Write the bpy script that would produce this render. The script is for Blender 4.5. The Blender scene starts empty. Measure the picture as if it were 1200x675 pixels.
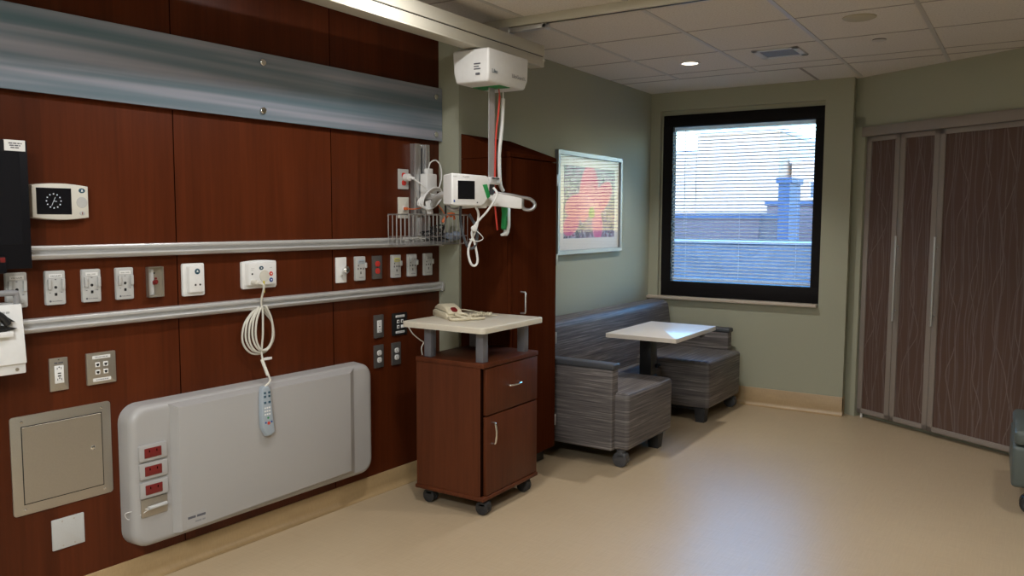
import bpy, bmesh, math, random
from mathutils import Vector, Matrix, noise
random.seed(7)
C = bpy.context.scene.collection
PI = math.pi
H_EYE = 1.52
HY = .0553794           # turn of the headwall about z
CEIL = 2.60

# ------------------------------------------------------------------ materials
def new_mat(name):
    m = bpy.data.materials.new(name); m.use_nodes = True
    nt = m.node_tree
    return m, nt, nt.nodes['Principled BSDF']

def plain(name, col, rough=.5, metal=0., spec=.5, bump=0., bscale=200., coat=0.):
    m, nt, p = new_mat(name)
    p.inputs['Base Color'].default_value = (*col, 1)
    p.inputs['Roughness'].default_value = rough
    p.inputs['Metallic'].default_value = metal
    p.inputs['Specular IOR Level'].default_value = spec
    p.inputs['Coat Weight'].default_value = coat
    n = nt.nodes.new('ShaderNodeTexNoise'); tc = nt.nodes.new('ShaderNodeTexCoord')
    n.inputs['Scale'].default_value = bscale
    nt.links.new(tc.outputs['Object'], n.inputs['Vector'])
    # faint tone variation so that no surface is a dead flat colour
    mx = nt.nodes.new('ShaderNodeMix'); mx.data_type = 'RGBA'
    mx.inputs[6].default_value = (*[c * .95 for c in col], 1); mx.inputs[7].default_value = (*[min(1, c * 1.05) for c in col], 1)
    nt.links.new(n.outputs['Fac'], mx.inputs[0]); nt.links.new(mx.outputs[2], p.inputs['Base Color'])
    if bump:
        b = nt.nodes.new('ShaderNodeBump'); b.inputs['Strength'].default_value = bump; b.inputs['Distance'].default_value = .002
        nt.links.new(n.outputs['Fac'], b.inputs['Height']); nt.links.new(b.outputs['Normal'], p.inputs['Normal'])
    return m

def ramp(nt, stops):
    r = nt.nodes.new('ShaderNodeValToRGB')
    e = r.color_ramp.elements
    while len(e) < len(stops): e.new(.5)
    for k, (pos, c) in zip(e, stops):
        k.position = pos; k.color = (*c, 1)
    return r

def coords(nt, scale, kind='Object'):
    tc = nt.nodes.new('ShaderNodeTexCoord'); mp = nt.nodes.new('ShaderNodeMapping')
    mp.inputs['Scale'].default_value = scale
    nt.links.new(tc.outputs[kind], mp.inputs['Vector'])
    return mp

def noise_tex(nt, mp, scale=1., detail=4., rough=.6, dist=0.):
    n = nt.nodes.new('ShaderNodeTexNoise')
    n.inputs['Scale'].default_value = scale; n.inputs['Detail'].default_value = detail
    n.inputs['Roughness'].default_value = rough; n.inputs['Distortion'].default_value = dist
    nt.links.new(mp.outputs[0], n.inputs['Vector'])
    return n

def mixc(nt, fac, a, b, mode='MIX'):
    m = nt.nodes.new('ShaderNodeMix'); m.data_type = 'RGBA'; m.blend_type = mode
    for i, v in ((0, fac), (6, a), (7, b)):
        if hasattr(v, 'default_value') or hasattr(v, 'is_linked'): nt.links.new(v, m.inputs[i])
        else: m.inputs[i].default_value = v if i == 0 else (*v, 1)
    return m.outputs[2]

def wood(name, dark, light, plank=0., rough=.32, spec=.22):
    m, nt, p = new_mat(name)
    fine = noise_tex(nt, coords(nt, (55, 55, 2.2)), 1, 6, .65, .4)
    broad = noise_tex(nt, coords(nt, (7, 7, .5)), 1, 3, .5, .6)
    r1 = ramp(nt, [(.25, dark), (.75, light)])
    mth = nt.nodes.new('ShaderNodeMath'); mth.operation = 'MULTIPLY_ADD'
    nt.links.new(fine.outputs['Fac'], mth.inputs[0]); mth.inputs[1].default_value = .45
    m2 = nt.nodes.new('ShaderNodeMath'); m2.operation = 'MULTIPLY'; m2.inputs[1].default_value = .55
    nt.links.new(broad.outputs['Fac'], m2.inputs[0]); nt.links.new(m2.outputs[0], mth.inputs[2])
    nt.links.new(mth.outputs[0], r1.inputs['Fac'])
    out = r1.outputs['Color']
    if plank:                                   # veneer leaves: a tone for each strip
        sx = nt.nodes.new('ShaderNodeSeparateXYZ'); tc = nt.nodes.new('ShaderNodeTexCoord')
        nt.links.new(tc.outputs['Object'], sx.inputs[0])
        d = nt.nodes.new('ShaderNodeMath'); d.operation = 'DIVIDE'; d.inputs[1].default_value = plank
        nt.links.new(sx.outputs['Y'], d.inputs[0])
        f = nt.nodes.new('ShaderNodeMath'); f.operation = 'FLOOR'; nt.links.new(d.outputs[0], f.inputs[0])
        wn = nt.nodes.new('ShaderNodeTexWhiteNoise'); wn.noise_dimensions = '1D'; nt.links.new(f.outputs[0], wn.inputs['W'])
        r2 = ramp(nt, [(0, (.78, .78, .78)), (1, (1.12, 1.1, 1.08))]); nt.links.new(wn.outputs['Value'], r2.inputs['Fac'])
        out = mixc(nt, 1., out, r2.outputs['Color'], 'MULTIPLY')
    nt.links.new(out, p.inputs['Base Color'])
    p.inputs['Roughness'].default_value = rough
    p.inputs['Specular IOR Level'].default_value = spec
    b = nt.nodes.new('ShaderNodeBump'); b.inputs['Strength'].default_value = .05; b.inputs['Distance'].default_value = .001
    nt.links.new(fine.outputs['Fac'], b.inputs['Height']); nt.links.new(b.outputs['Normal'], p.inputs['Normal'])
    return m

M = {}
M['wood_wall'] = wood('cherry_wall_veneer', (.052, .0098, .0024), (.120, .026, .0075), .29, .36)
M['wood_ward'] = wood('cherry_wardrobe_veneer', (.040, .0085, .0028), (.082, .0195, .0068), 0, .7, .0)
M['wood_cart'] = wood('cherry_cabinet_laminate', (.054, .0130, .0045), (.125, .034, .0125), 0, .45)
M['seam'] = plain('seam_dark', (.012, .004, .002), .9, spec=.0)
M['tv_black'] = plain('television_black', (.007, .007, .009), .55, spec=.12)
M['green'] = plain('sage_paint', (.37, .375, .29), .75, bump=.06, bscale=350, spec=.3)
M['white'] = plain('white_plastic', (.78, .78, .77), .4, bscale=40)
M['warmwhite'] = plain('warm_white_plastic', (.66, .64, .57), .42, bscale=40)
M['bumper'] = plain('headboard_plastic', (.39, .38, .375), .42, bump=.05, bscale=500)
M['beige'] = plain('phone_beige', (.62, .56, .41), .4)
M['ivory'] = plain('ivory_laminate', (.62, .57, .47), .38, bscale=120)
M['tabletop'] = plain('pale_table_laminate', (.68, .63, .57), .28, bscale=120)
M['cream_metal'] = plain('cream_painted_aluminium', (.58, .55, .46), .3, spec=.6)
M['alu'] = plain('brushed_aluminium', (.62, .62, .62), .35, .85, bscale=90)
M['rail'] = plain('satin_rail', (.60, .60, .60), .35, .35, bscale=90)
M['steel'] = plain('stainless_steel', (.46, .42, .36), .42, .8, bscale=160)
M['hookmetal'] = plain('grey_hook_metal', (.42, .42, .43), .3, .8)
M['chrome'] = plain('chrome', (.75, .75, .75), .15, 1.)
M['greyplate'] = plain('grey_outlet_plastic', (.48, .48, .47), .5)
M['grey'] = plain('mid_grey_plastic', (.25, .25, .26), .45)
M['darkgrey'] = plain('charcoal_plastic', (.055, .06, .07), .45)
M['black'] = plain('black_plastic', (.012, .012, .013), .4)
M['gloss_black'] = plain('black_screen', (.006, .006, .009), .12)
M['rubber'] = plain('black_rubber', (.02, .02, .022), .6)
M['red'] = plain('red_plastic', (.17, .012, .012), .4)
M['brightred'] = plain('bright_red', (.62, .05, .03), .5)
M['orange'] = plain('orange_plastic', (.6, .13, .03), .5)
M['green_pl'] = plain('green_plastic', (.02, .26, .07), .4)
M['blue'] = plain('blue_print', (.02, .07, .30), .5)
M['teal'] = plain('teal_print', (.02, .075, .12), .5)
M['ink'] = plain('grey_ink', (.10, .10, .12), .6)
M['lightblue'] = plain('pale_blue_plastic', (.36, .42, .48), .45)
M['postgrey'] = plain('grey_post_paint', (.16, .16, .18), .45)
M['closet_frame'] = plain('taupe_aluminium', (.30, .26, .235), .45, .2)
M['yellow'] = plain('yellow_tag', (.6, .5, .06), .5)
M['winframe'] = plain('black_window_frame', (.007, .006, .007), .6, spec=.15)
M['sill'] = plain('sill_laminate', (.50, .43, .36), .35)
m, nt, p = new_mat('blind_slat_white')
p.inputs['Base Color'].default_value = (.82, .82, .82, 1); p.inputs['Roughness'].default_value = .5
tl = nt.nodes.new('ShaderNodeBsdfTranslucent'); tl.inputs['Color'].default_value = (.8, .8, .8, 1); ms_ = nt.nodes.new('ShaderNodeMixShader'); ms_.inputs[0].default_value = .45
nt.links.new(p.outputs[0], ms_.inputs[1]); nt.links.new(tl.outputs[0], ms_.inputs[2]); nt.links.new(ms_.outputs[0], nt.nodes['Material Output'].inputs['Surface']); M['slat'] = m
M['blue_frame'] = plain('grey_blue_frame', (.22, .235, .26), .38, .5)
M['mat_board'] = plain('mat_board', (.72, .69, .64), .8)
M['teal_vinyl'] = plain('grey_green_vinyl', (.085, .105, .10), .45, bump=.1, bscale=260)
M['cuffblue'] = plain('blue_grey_fabric', (.22, .26, .33), .8)

# ceiling tile
m, nt, p = new_mat('ceiling_tile')
n1 = noise_tex(nt, coords(nt, (95, 95, 95)), 1, 4, .8)
r = ramp(nt, [(.3, (.52, .475, .43)), (.5, (.70, .655, .605)), (.8, (.75, .705, .655))])
nt.links.new(n1.outputs['Fac'], r.inputs['Fac']); nt.links.new(r.outputs['Color'], p.inputs['Base Color'])
b = nt.nodes.new('ShaderNodeBump'); b.inputs['Strength'].default_value = .35; b.inputs['Distance'].default_value = .004
nt.links.new(n1.outputs['Fac'], b.inputs['Height']); nt.links.new(b.outputs['Normal'], p.inputs['Normal'])
p.inputs['Roughness'].default_value = .9; M['tile'] = m
M['grid'] = plain('ceiling_grid_paint', (.52, .50, .48), .4)

# sheet vinyl floor with a linen weave
def vinyl(name, dark, light, rough):
    m, nt, p = new_mat(name)
    a = noise_tex(nt, coords(nt, (6, 160, 30)), 1, 3, .6)
    bb = noise_tex(nt, coords(nt, (160, 6, 30)), 1, 3, .6)
    c = noise_tex(nt, coords(nt, (1.6, 1.6, 1.6)), 1, 2, .5)
    mth = nt.nodes.new('ShaderNodeMath'); mth.operation = 'ADD'
    nt.links.new(a.outputs['Fac'], mth.inputs[0]); nt.links.new(bb.outputs['Fac'], mth.inputs[1])
    mt2 = nt.nodes.new('ShaderNodeMath'); mt2.operation = 'MULTIPLY_ADD'; mt2.inputs[1].default_value = .5
    nt.links.new(c.outputs['Fac'], mt2.inputs[0]); nt.links.new(mth.outputs[0], mt2.inputs[2])
    mt3 = nt.nodes.new('ShaderNodeMath'); mt3.operation = 'MULTIPLY'; mt3.inputs[1].default_value = .4
    nt.links.new(mt2.outputs[0], mt3.inputs[0])
    r = ramp(nt, [(.35, dark), (.65, light)])
    nt.links.new(mt3.outputs[0], r.inputs['Fac']); nt.links.new(r.outputs['Color'], p.inputs['Base Color'])
    p.inputs['Roughness'].default_value = rough; p.inputs['Specular IOR Level'].default_value = 1.
    return m
M['floor'] = vinyl('sheet_vinyl', (.415, .315, .20), (.49, .385, .255), .37)
M['base'] = vinyl('cove_vinyl', (.36, .24, .115), (.45, .31, .155), .45)

# back-painted art glass with soft level streaks
m, nt, p = new_mat('blue_grey_art_glass')
n1 = noise_tex(nt, coords(nt, (1., .40, 17)), 1, 2, .5, .3)
r = ramp(nt, [(.30, (.11, .175, .215)), (.48, (.18, .225, .27)), (.66, (.34, .345, .41))])
nt.links.new(n1.outputs['Fac'], r.inputs['Fac']); nt.links.new(r.outputs['Color'], p.inputs['Base Color'])
p.inputs['Roughness'].default_value = .22; p.inputs['Specular IOR Level'].default_value = .45; M['artglass'] = m
M['glass_edge'] = plain('glass_edge', (.22, .32, .34), .25)

# clear panes
m, nt, p = new_mat('clear_glass')
p.inputs['Base Color'].default_value = (1, 1, 1, 1); p.inputs['Roughness'].default_value = .01
p.inputs['Transmission Weight'].default_value = 1.; p.inputs['IOR'].default_value = 1.02
p.inputs['Specular IOR Level'].default_value = 1.; M['glass'] = m
m, nt, p = new_mat('picture_glazing')
for nd in list(nt.nodes):
    if nd.type == 'BSDF_PRINCIPLED': nt.nodes.remove(nd)
tr = nt.nodes.new('ShaderNodeBsdfTransparent'); gl = nt.nodes.new('ShaderNodeBsdfGlossy'); gl.inputs['Roughness'].default_value = .02
lw = nt.nodes.new('ShaderNodeLayerWeight'); lw.inputs['Blend'].default_value = .5
pw = nt.nodes.new('ShaderNodeMath'); pw.operation = 'POWER'; pw.inputs[1].default_value = 5.; nt.links.new(lw.outputs['Facing'], pw.inputs[0])
fr = nt.nodes.new('ShaderNodeMath'); fr.operation = 'MULTIPLY_ADD'; fr.inputs[1].default_value = .16; fr.inputs[2].default_value = .022; nt.links.new(pw.outputs[0], fr.inputs[0])
mxs = nt.nodes.new('ShaderNodeMixShader'); nt.links.new(fr.outputs[0], mxs.inputs[0])
nt.links.new(tr.outputs[0], mxs.inputs[1]); nt.links.new(gl.outputs[0], mxs.inputs[2])
nt.links.new(mxs.outputs[0], nt.nodes['Material Output'].inputs['Surface']); M['glazing'] = m

# striped upholstery: streaks lie level on upright faces
m, nt, p = new_mat('striped_upholstery')
side = noise_tex(nt, coords(nt, (2.2, 2.2, 105)), 1, 4, .7)
top = noise_tex(nt, coords(nt, (100, 2.2, 3)), 1, 4, .7)
geo = nt.nodes.new('ShaderNodeNewGeometry'); sp = nt.nodes.new('ShaderNodeSeparateXYZ'); nt.links.new(geo.outputs['Normal'], sp.inputs[0])
ab = nt.nodes.new('ShaderNodeMath'); ab.operation = 'ABSOLUTE'; nt.links.new(sp.outputs['Z'], ab.inputs[0])
gt = nt.nodes.new('ShaderNodeMath'); gt.operation = 'GREATER_THAN'; gt.inputs[1].default_value = .75; nt.links.new(ab.outputs[0], gt.inputs[0])
fm = nt.nodes.new('ShaderNodeMix'); nt.links.new(gt.outputs[0], fm.inputs[0]); nt.links.new(side.outputs['Fac'], fm.inputs[2]); nt.links.new(top.outputs['Fac'], fm.inputs[3])
r = ramp(nt, [(.30, (.040, .036, .039)), (.46, (.095, .085, .085)), (.57, (.145, .13, .127)), (.70, (.29, .27, .26))])
nt.links.new(fm.outputs[0], r.inputs['Fac']); nt.links.new(r.outputs['Color'], p.inputs['Base Color'])
p.inputs['Roughness'].default_value = .5; p.inputs['Specular IOR Level'].default_value = .4; M['stripe'] = m

# closet panel: brown with pale winding reed lines
m, nt, p = new_mat('reed_print_panel')
col = None
for k, (sc, amp, zs, sd, wd) in enumerate(((9.5, .13, .45, 0., .07), (12.5, .16, .33, 3.3, .065), (7.5, .24, .45, 7.7, .05), (15.0, .12, .4, 11.1, .075), (6.0, .42, .55, 15.3, .035), (11.0, .20, .5, 21.7, .06))):
    mp = coords(nt, (1, 1, 1)); mp.inputs['Location'].default_value = (sd, 0, sd * .7)
    sx = nt.nodes.new('ShaderNodeSeparateXYZ'); nt.links.new(mp.outputs[0], sx.inputs[0])
    mp2 = coords(nt, (.9, 0, zs * 2.4)); mp2.inputs['Location'].default_value = (sd * 2, sd, sd)
    nn = noise_tex(nt, mp2, 1.4, 1, .4)
    ma = nt.nodes.new('ShaderNodeMath'); ma.operation = 'MULTIPLY_ADD'; ma.inputs[1].default_value = amp
    nt.links.new(nn.outputs['Fac'], ma.inputs[0]); nt.links.new(sx.outputs['X'], ma.inputs[2])
    mm = nt.nodes.new('ShaderNodeMath'); mm.operation = 'MULTIPLY'; mm.inputs[1].default_value = sc; nt.links.new(ma.outputs[0], mm.inputs[0])
    pp = nt.nodes.new('ShaderNodeMath'); pp.operation = 'PINGPONG'; pp.inputs[1].default_value = .5; nt.links.new(mm.outputs[0], pp.inputs[0])
    lt = nt.nodes.new('ShaderNodeMath'); lt.operation = 'LESS_THAN'; lt.inputs[1].default_value = wd * .55; nt.links.new(pp.outputs[0], lt.inputs[0])
    base = col if col is not None else (.100, .058, .045)
    tint = ((.135, .098, .092), (.122, .084, .076), (.150, .112, .106), (.120, .083, .075), (.16, .12, .112), (.135, .098, .092))[k]
    col = mixc(nt, lt.outputs[0], base, tint)
nt.links.new(col, p.inputs['Base Color']); p.inputs['Roughness'].default_value = .4; M['reed'] = m

def emit(name, col, s):
    m, nt, p = new_mat(name)
    p.inputs['Base Color'].default_value = (*col, 1); p.inputs['Emission Color'].default_value = (*col, 1); p.inputs['Emission Strength'].default_value = s
    return m
M['lamp'] = emit('lamp_glow', (1, .86, .68), 6.)
M['clock'] = emit('lcd_marks', (.6, .65, .7), .12)

# ------------------------------------------------------------------ mesh builder
class B:
    def __init__(s): s.bm = bmesh.new()
    def _add(s, t, mat=None):
        if mat is not None: t.transform(mat)
        me = bpy.data.meshes.new('tmp'); t.to_mesh(me); s.bm.from_mesh(me); bpy.data.meshes.remove(me); t.free(); return s
    def box(s, x0, x1, y0, y1, z0, z1, bev=0., seg=2, mat=None, only=None):
        t = bmesh.new(); bmesh.ops.create_cube(t, size=1)
        for v in t.verts:
            v.co = Vector((x0 + (v.co.x + .5) * (x1 - x0), y0 + (v.co.y + .5) * (y1 - y0), z0 + (v.co.z + .5) * (z1 - z0)))
        if bev:
            ed = [e for e in t.edges if only is None or only((e.verts[0].co + e.verts[1].co) / 2, (e.verts[1].co - e.verts[0].co).normalized())]
            bmesh.ops.bevel(t, geom=ed, offset=bev, segments=seg, profile=.5, affect='EDGES')
        return s._add(t, mat)
    def cyl(s, a, b, r, n=16, r2=None, bev=0.):
        a, b = Vector(a), Vector(b); d = b - a
        t = bmesh.new(); bmesh.ops.create_cone(t, cap_ends=True, segments=n, radius1=r, radius2=r if r2 is None else r2, depth=d.length)
        if bev:
            bmesh.ops.bevel(t, geom=[e for e in t.edges if abs(e.verts[0].co.z - e.verts[1].co.z) < 1e-6], offset=bev, segments=2, profile=.5, affect='EDGES')
        q = d.to_track_quat('Z', 'Y').to_matrix().to_4x4()
        return s._add(t, Matrix.Translation((a + b) / 2) @ q)
    def ball(s, c, r, n=14, sc=(1, 1, 1)):
        t = bmesh.new(); bmesh.ops.create_uvsphere(t, u_segments=n, v_segments=max(6, n // 2), radius=r)
        return s._add(t, Matrix.Translation(c) @ Matrix.Diagonal((*sc, 1)))
    def prism(s, poly, f0, f1, bev=0., seg=2, bev_all=False):
        """poly: outline points; f0/f1 map a 2-D point to the start / end face."""
        t = bmesh.new()
        a = [t.verts.new(f0(*q)) for q in poly]; b_ = [t.verts.new(f1(*q)) for q in poly]
        n = len(poly)
        t.faces.new(a); top = t.faces.new(b_)
        for i in range(n): t.faces.new((a[i], a[(i + 1) % n], b_[(i + 1) % n], b_[i]))
        bmesh.ops.recalc_face_normals(t, faces=t.faces)
        if bev:
            ed = list(top.edges) if not bev_all else list(t.edges)
            bmesh.ops.bevel(t, geom=ed, offset=bev, segments=seg, profile=.5, affect='EDGES')
        return s._add(t)
    def tube(s, pts, r, n=8, smooth=True, closed=False, sub=6):
        P = [Vector(q) for q in pts]
        if smooth and len(P) > 2:
            out = []
            N = len(P)
            for i in range(N if closed else N - 1):
                p0 = P[(i - 1) % N] if closed or i > 0 else P[0]; p1 = P[i]; p2 = P[(i + 1) % N]; p3 = P[(i + 2) % N] if closed or i + 2 < N else P[-1]
                for k in range(sub):
                    u = k / sub
                    out.append(.5 * ((2 * p1) + (p2 - p0) * u + (2 * p0 - 5 * p1 + 4 * p2 - p3) * u * u + (3 * p1 - p0 - 3 * p2 + p3) * u ** 3))
            if not closed: out.append(P[-1])
            P = out
        t = bmesh.new(); rings = []
        N = len(P); up = Vector((.13, .21, 1)).normalized(); prev = None
        for i in range(N):
            d = (P[(i + 1) % N] - P[i - 1]) if closed else (P[min(i + 1, N - 1)] - P[max(i - 1, 0)])
            if d.length < 1e-9: d = Vector((0, 0, 1))
            d.normalize()
            if prev is None:
                x = d.cross(up)
                if x.length < .1: x = d.cross(Vector((1, 0, 0)))
            else:
                x = prev - d * prev.dot(d)
                if x.length < 1e-6: x = d.cross(up)
            x.normalize(); prev = x; y = d.cross(x)
            rings.append([t.verts.new(P[i] + (x * math.cos(2 * PI * k / n) + y * math.sin(2 * PI * k / n)) * r) for k in range(n)])
        for i in range(N if closed else N - 1):
            A, D = rings[i], rings[(i + 1) % N]
            for k in range(n): t.faces.new((A[k], A[(k + 1) % n], D[(k + 1) % n], D[k]))
        if not closed: t.faces.new(rings[0][::-1]); t.faces.new(rings[-1])
        bmesh.ops.recalc_face_normals(t, faces=t.faces)
        return s._add(t)
    def lathe(s, prof, c, axis='Z', n=20):
        t = bmesh.new(); rings = []
        for (r, z) in prof:
            ring = []
            for k in range(n):
                a = 2 * PI * k / n; x, y = r * math.cos(a), r * math.sin(a)
                q = {'Z': (x, y, z), 'X': (z, x, y), 'Y': (x, z, y)}[axis]
                ring.append(t.verts.new(Vector(q) + Vector(c)))
            rings.append(ring)
        for A, D in zip(rings, rings[1:]):
            for k in range(n): t.faces.new((A[k], A[(k + 1) % n], D[(k + 1) % n], D[k]))
        if prof[0][0] > 1e-5: t.faces.new(rings[0][::-1])
        if prof[-1][0] > 1e-5: t.faces.new(rings[-1])
        bmesh.ops.remove_doubles(t, verts=t.verts, dist=1e-6)
        bmesh.ops.recalc_face_normals(t, faces=t.faces)
        return s._add(t)
    def build(s, name, mat, parent=None, loc=None, rotz=0., ang=35):
        me = bpy.data.meshes.new(name); s.bm.to_mesh(me); s.bm.free()
        for f in me.polygons: f.use_smooth = True
        me.set_sharp_from_angle(angle=math.radians(ang))
        me.materials.append(M[mat] if isinstance(mat, str) else mat)
        o = bpy.data.objects.new(name, me); C.objects.link(o)
        if parent: o.parent = parent
        if loc is not None: o.location = loc; o.rotation_euler = (0, 0, rotz)
        return o

def rrect(w, h, r, n=5, cx=0., cy=0.):
    out = []
    for (sx, sy, a0) in ((1, 1, 0), (-1, 1, 90), (-1, -1, 180), (1, -1, 270)):
        for k in range(n + 1):
            a = math.radians(a0 + 90 * k / n)
            out.append((cx + sx * (w / 2 - r) + r * math.cos(a), cy + sy * (h / 2 - r) + r * math.sin(a)))
    return out

def thing(name, label, cat, loc=(0, 0, 0), rotz=0., group=None):
    o = bpy.data.objects.new(name, None); C.objects.link(o)
    o.empty_display_size = .05
    o.location = loc; o.rotation_euler = (0, 0, rotz); o['label'] = label; o['category'] = cat
    if group: o['group'] = group
    return o
def tag(o, label, cat, group=None):
    o['label'] = label; o['category'] = cat
    if group: o['group'] = group
    return o
def struct(o): o['kind'] = 'structure'; return o

def text(name, s, size, mat, parent, mtx, depth=.0003, align='CENTER'):
    cu = bpy.data.curves.new(name, 'FONT'); cu.body = s; cu.size = size; cu.extrude = depth; cu.align_x = align; cu.align_y = 'CENTER'; cu.resolution_u = 3
    o = bpy.data.objects.new('tmp_text', cu); C.objects.link(o)
    dg = bpy.context.evaluated_depsgraph_get(); dg.update()
    me = bpy.data.meshes.new_from_object(o.evaluated_get(dg)); bpy.data.objects.remove(o); bpy.data.curves.remove(cu)
    me.transform(mtx); me.materials.clear(); me.materials.append(M[mat]); me.name = name
    q = bpy.data.objects.new(name, me); C.objects.link(q); q.parent = parent
    return q
def scribble(name, parent, d, y0, y1, z, hgt, mat='ink', seed=1):
    rn = random.Random(seed); b = B(); y = y0
    while y < y1 - hgt:
        w = min(y1 - y, rn.uniform(1.5, 5) * hgt)
        b.box(d - .0002, d + .0003, y, y + w, z - hgt / 2, z + hgt / 2); y += w + hgt * .6
    return b.build(name, mat, parent)
def face_x(d, s, z):      # text lying on a plane that faces +x, reading along +y
    return Matrix(((0, 0, 1, d), (1, 0, 0, s), (0, 1, 0, z), (0, 0, 0, 1)))
def face_my(x, y, z):     # text on a plane that faces -y, reading along +x
    return Matrix(((1, 0, 0, x), (0, 0, -1, y), (0, 1, 0, z), (0, 0, 0, 1)))

# the headwall's own frame: d out of the wall, s along it, z up
_c, _s = math.cos(HY), math.sin(HY)
def HL(d, s, z): 
    return Vector((_c * (d - 3.2) + _s * s, -_s * (d - 3.2) + _c * s, z))
HR = -HY
SE = 3.684               # the headwall's far end

# ------------------------------------------------------------------ camera
F, YAW, PITCH, ROLL = 953.461, -.570224, .0844428, .00435838
cy, sy, cp, sp_ = math.cos(YAW), math.sin(YAW), math.cos(PITCH), math.sin(PITCH)
fwd = Vector((sy * cp, cy * cp, -sp_)); right = Vector((cy, -sy, 0)); up = right.cross(fwd)
c, s = math.cos(ROLL), math.sin(ROLL)
r2 = c * right + s * up; u2 = -s * right + c * up
cam = bpy.data.cameras.new('camera'); cam.sensor_width = 36; cam.sensor_fit = 'HORIZONTAL'; cam.lens = F / 1200 * 36; cam.clip_start = .05; cam.clip_end = 500
co = bpy.data.objects.new('camera', cam); C.objects.link(co)
co.matrix_world = Matrix(((r2.x, u2.x, -fwd.x, 0), (r2.y, u2.y, -fwd.y, 0), (r2.z, u2.z, -fwd.z, H_EYE), (0, 0, 0, 1)))
bpy.context.scene.camera = co

# ------------------------------------------------------------------ the room shell
XL, YF, XR, YB = -2.845, 6.655, 2.2, -1.5
YRET = 3.856
P0 = Vector((-1.13, 6.70)); CA = math.radians(-31.5); CD = Vector((math.cos(CA), math.sin(CA)))
def CL(l, off, z):        # closet frame: l along, off away from the room
    return Vector((P0.x + CD.x * l - CD.y * off, P0.y + CD.y * l + CD.x * off, z))
L_END = (XR - P0.x) / CD.x
Y_END = P0.y + CD.y * L_END

struct(B().box(-3.7, 2.6, -1.8, 7.2, -.12, 0).build('floor', 'floor'))
struct(B().box(-3.7, 2.6, -1.8, 7.2, CEIL, CEIL + .12).build('ceiling', 'tile'))

# ceiling grid
g = B(); w = .012; zz = CEIL - .003
for i in range(-1, 8):
    x = -2.985 + .61 * i
    if x > XR: break
    x = -1.155 + .607 * (i - 3)
    if x < XL + .05: continue
    g.box(x - w, x + w, YB, 6.06 if abs(x + 1.76) < .1 or abs(x + 2.37) < .1 else YF, zz, CEIL + .001)
gm = B()
for k in range(12):
    y = 5.84 - .63 * k
    if y < YB: break
    gm.box(-3.2, XR, y - .006, y + .006, zz + .0012, CEIL + .001)
gm.box(XL, 1.2, 6.05, 6.07, zz + .0012, CEIL + .001); gm.box(-1.475, -1.455, 6.06, YF, zz + .0012, CEIL + .001)
struct(g.build('trim_1', 'grid')); struct(gm.build('trim_2', M.setdefault('gridline', plain('tile_joint', (.36, .32, .29), .7))))

# walls
hw = B().box(-.12, 0, -2.2, SE + .02, 0, CEIL).build('wall_head', 'wood_wall', None, HL(0, 0, 0), HR); struct(hw)
sm = B()
for q in (.24, 1.11, 1.98, 2.85):
    sm.box(-.002, .0008, q - .0022, q + .0022, .105, 1.972); sm.box(-.002, .0008, q - .0022, q + .0022, 2.279, CEIL)
struct(sm.build('trim_3', 'seam', None, HL(0, 0, 0), HR))
wl = B().box(XL - .25, XL, YRET, 7.0, 0, CEIL).build('wall_left', 'green'); struct(wl)
WX0, WX1, WZ0, WZ1 = -2.742, -1.412, .862, 2.410
HX0, HZ1 = -2.758, 2.446
XC = -1.203
wf = B().box(XL - .1, XC, YF, YF + .15, 0, .84).box(XL - .1, XC, YF, YF + .15, HZ1, CEIL).box(XL - .1, HX0, YF, YF + .15, .84, HZ1).box(WX1 + .004, XC, YF, YF + .15, .84, HZ1)
wf.box(HX0, WX1 + .004, YF + .045, YF + .14, WZ1, HZ1).box(HX0, WX0, YF + .045, YF + .14, .84, WZ1)
wf.box(XC - .16, XC, YF + .1, YF + .45, 0, CEIL)
struct(wf.build('wall_far', 'green'))
wc = B().box(-.4, L_END + .3, 0, .1, 2.222, CEIL).box(-.4, L_END + .3, .075, .175, 0, 2.3).box(-.4, .012, 0, .1, 0, 2.3)
struct(wc.build('wall_closet', 'green', None, CL(0, 0, 0), CA))
struct(B().box(XR, XR + .12, YB - .1, Y_END + .2, 0, CEIL).build('wall_right', 'green'))
struct(B().box(-3.6, XR + .1, YB - .12, YB, 0, CEIL).build('wall_back', 'green'))

# coved vinyl base
def cove(name, h, y0, y1, t=.006, r=.035):
    prof = [(0, 0), (0, h), (t * .6, h), (t, h - .004)] + [(t + r - r * math.cos(a), r - r * math.sin(a)) for a in [i * PI / 12 for i in range(0, 6)]] + [(t + r, .0015), (t + r, 0)]
    return B().prism(prof, lambda d, z: (d, y0, z), lambda d, z: (d, y1, z))
struct(cove('b', .102, -2.0, SE).build('baseboard_head', 'base', None, HL(0, 0, 0), HR))
bf = B()
prof = [(0, 0), (0, .146), (.004, .146), (.006, .142)] + [(.041 - .035 * math.cos(a), .035 - .035 * math.sin(a)) for a in [i * PI / 12 for i in range(6)]] + [(.041, .0015), (.041, 0)]
bf.prism(prof, lambda d, z: (XL, YF - d, z), lambda d, z: (XC + .006, YF - d, z))
bf.box(XC, XC + .006, YF - .006, YF + .06, 0, .146)
struct(bf.build('baseboard_far', 'base'))
struct(B().prism(prof, lambda d, z: (XL + d, YRET, z), lambda d, z: (XL + d, YF, z)).build('baseboard_left', 'base'))

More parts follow.
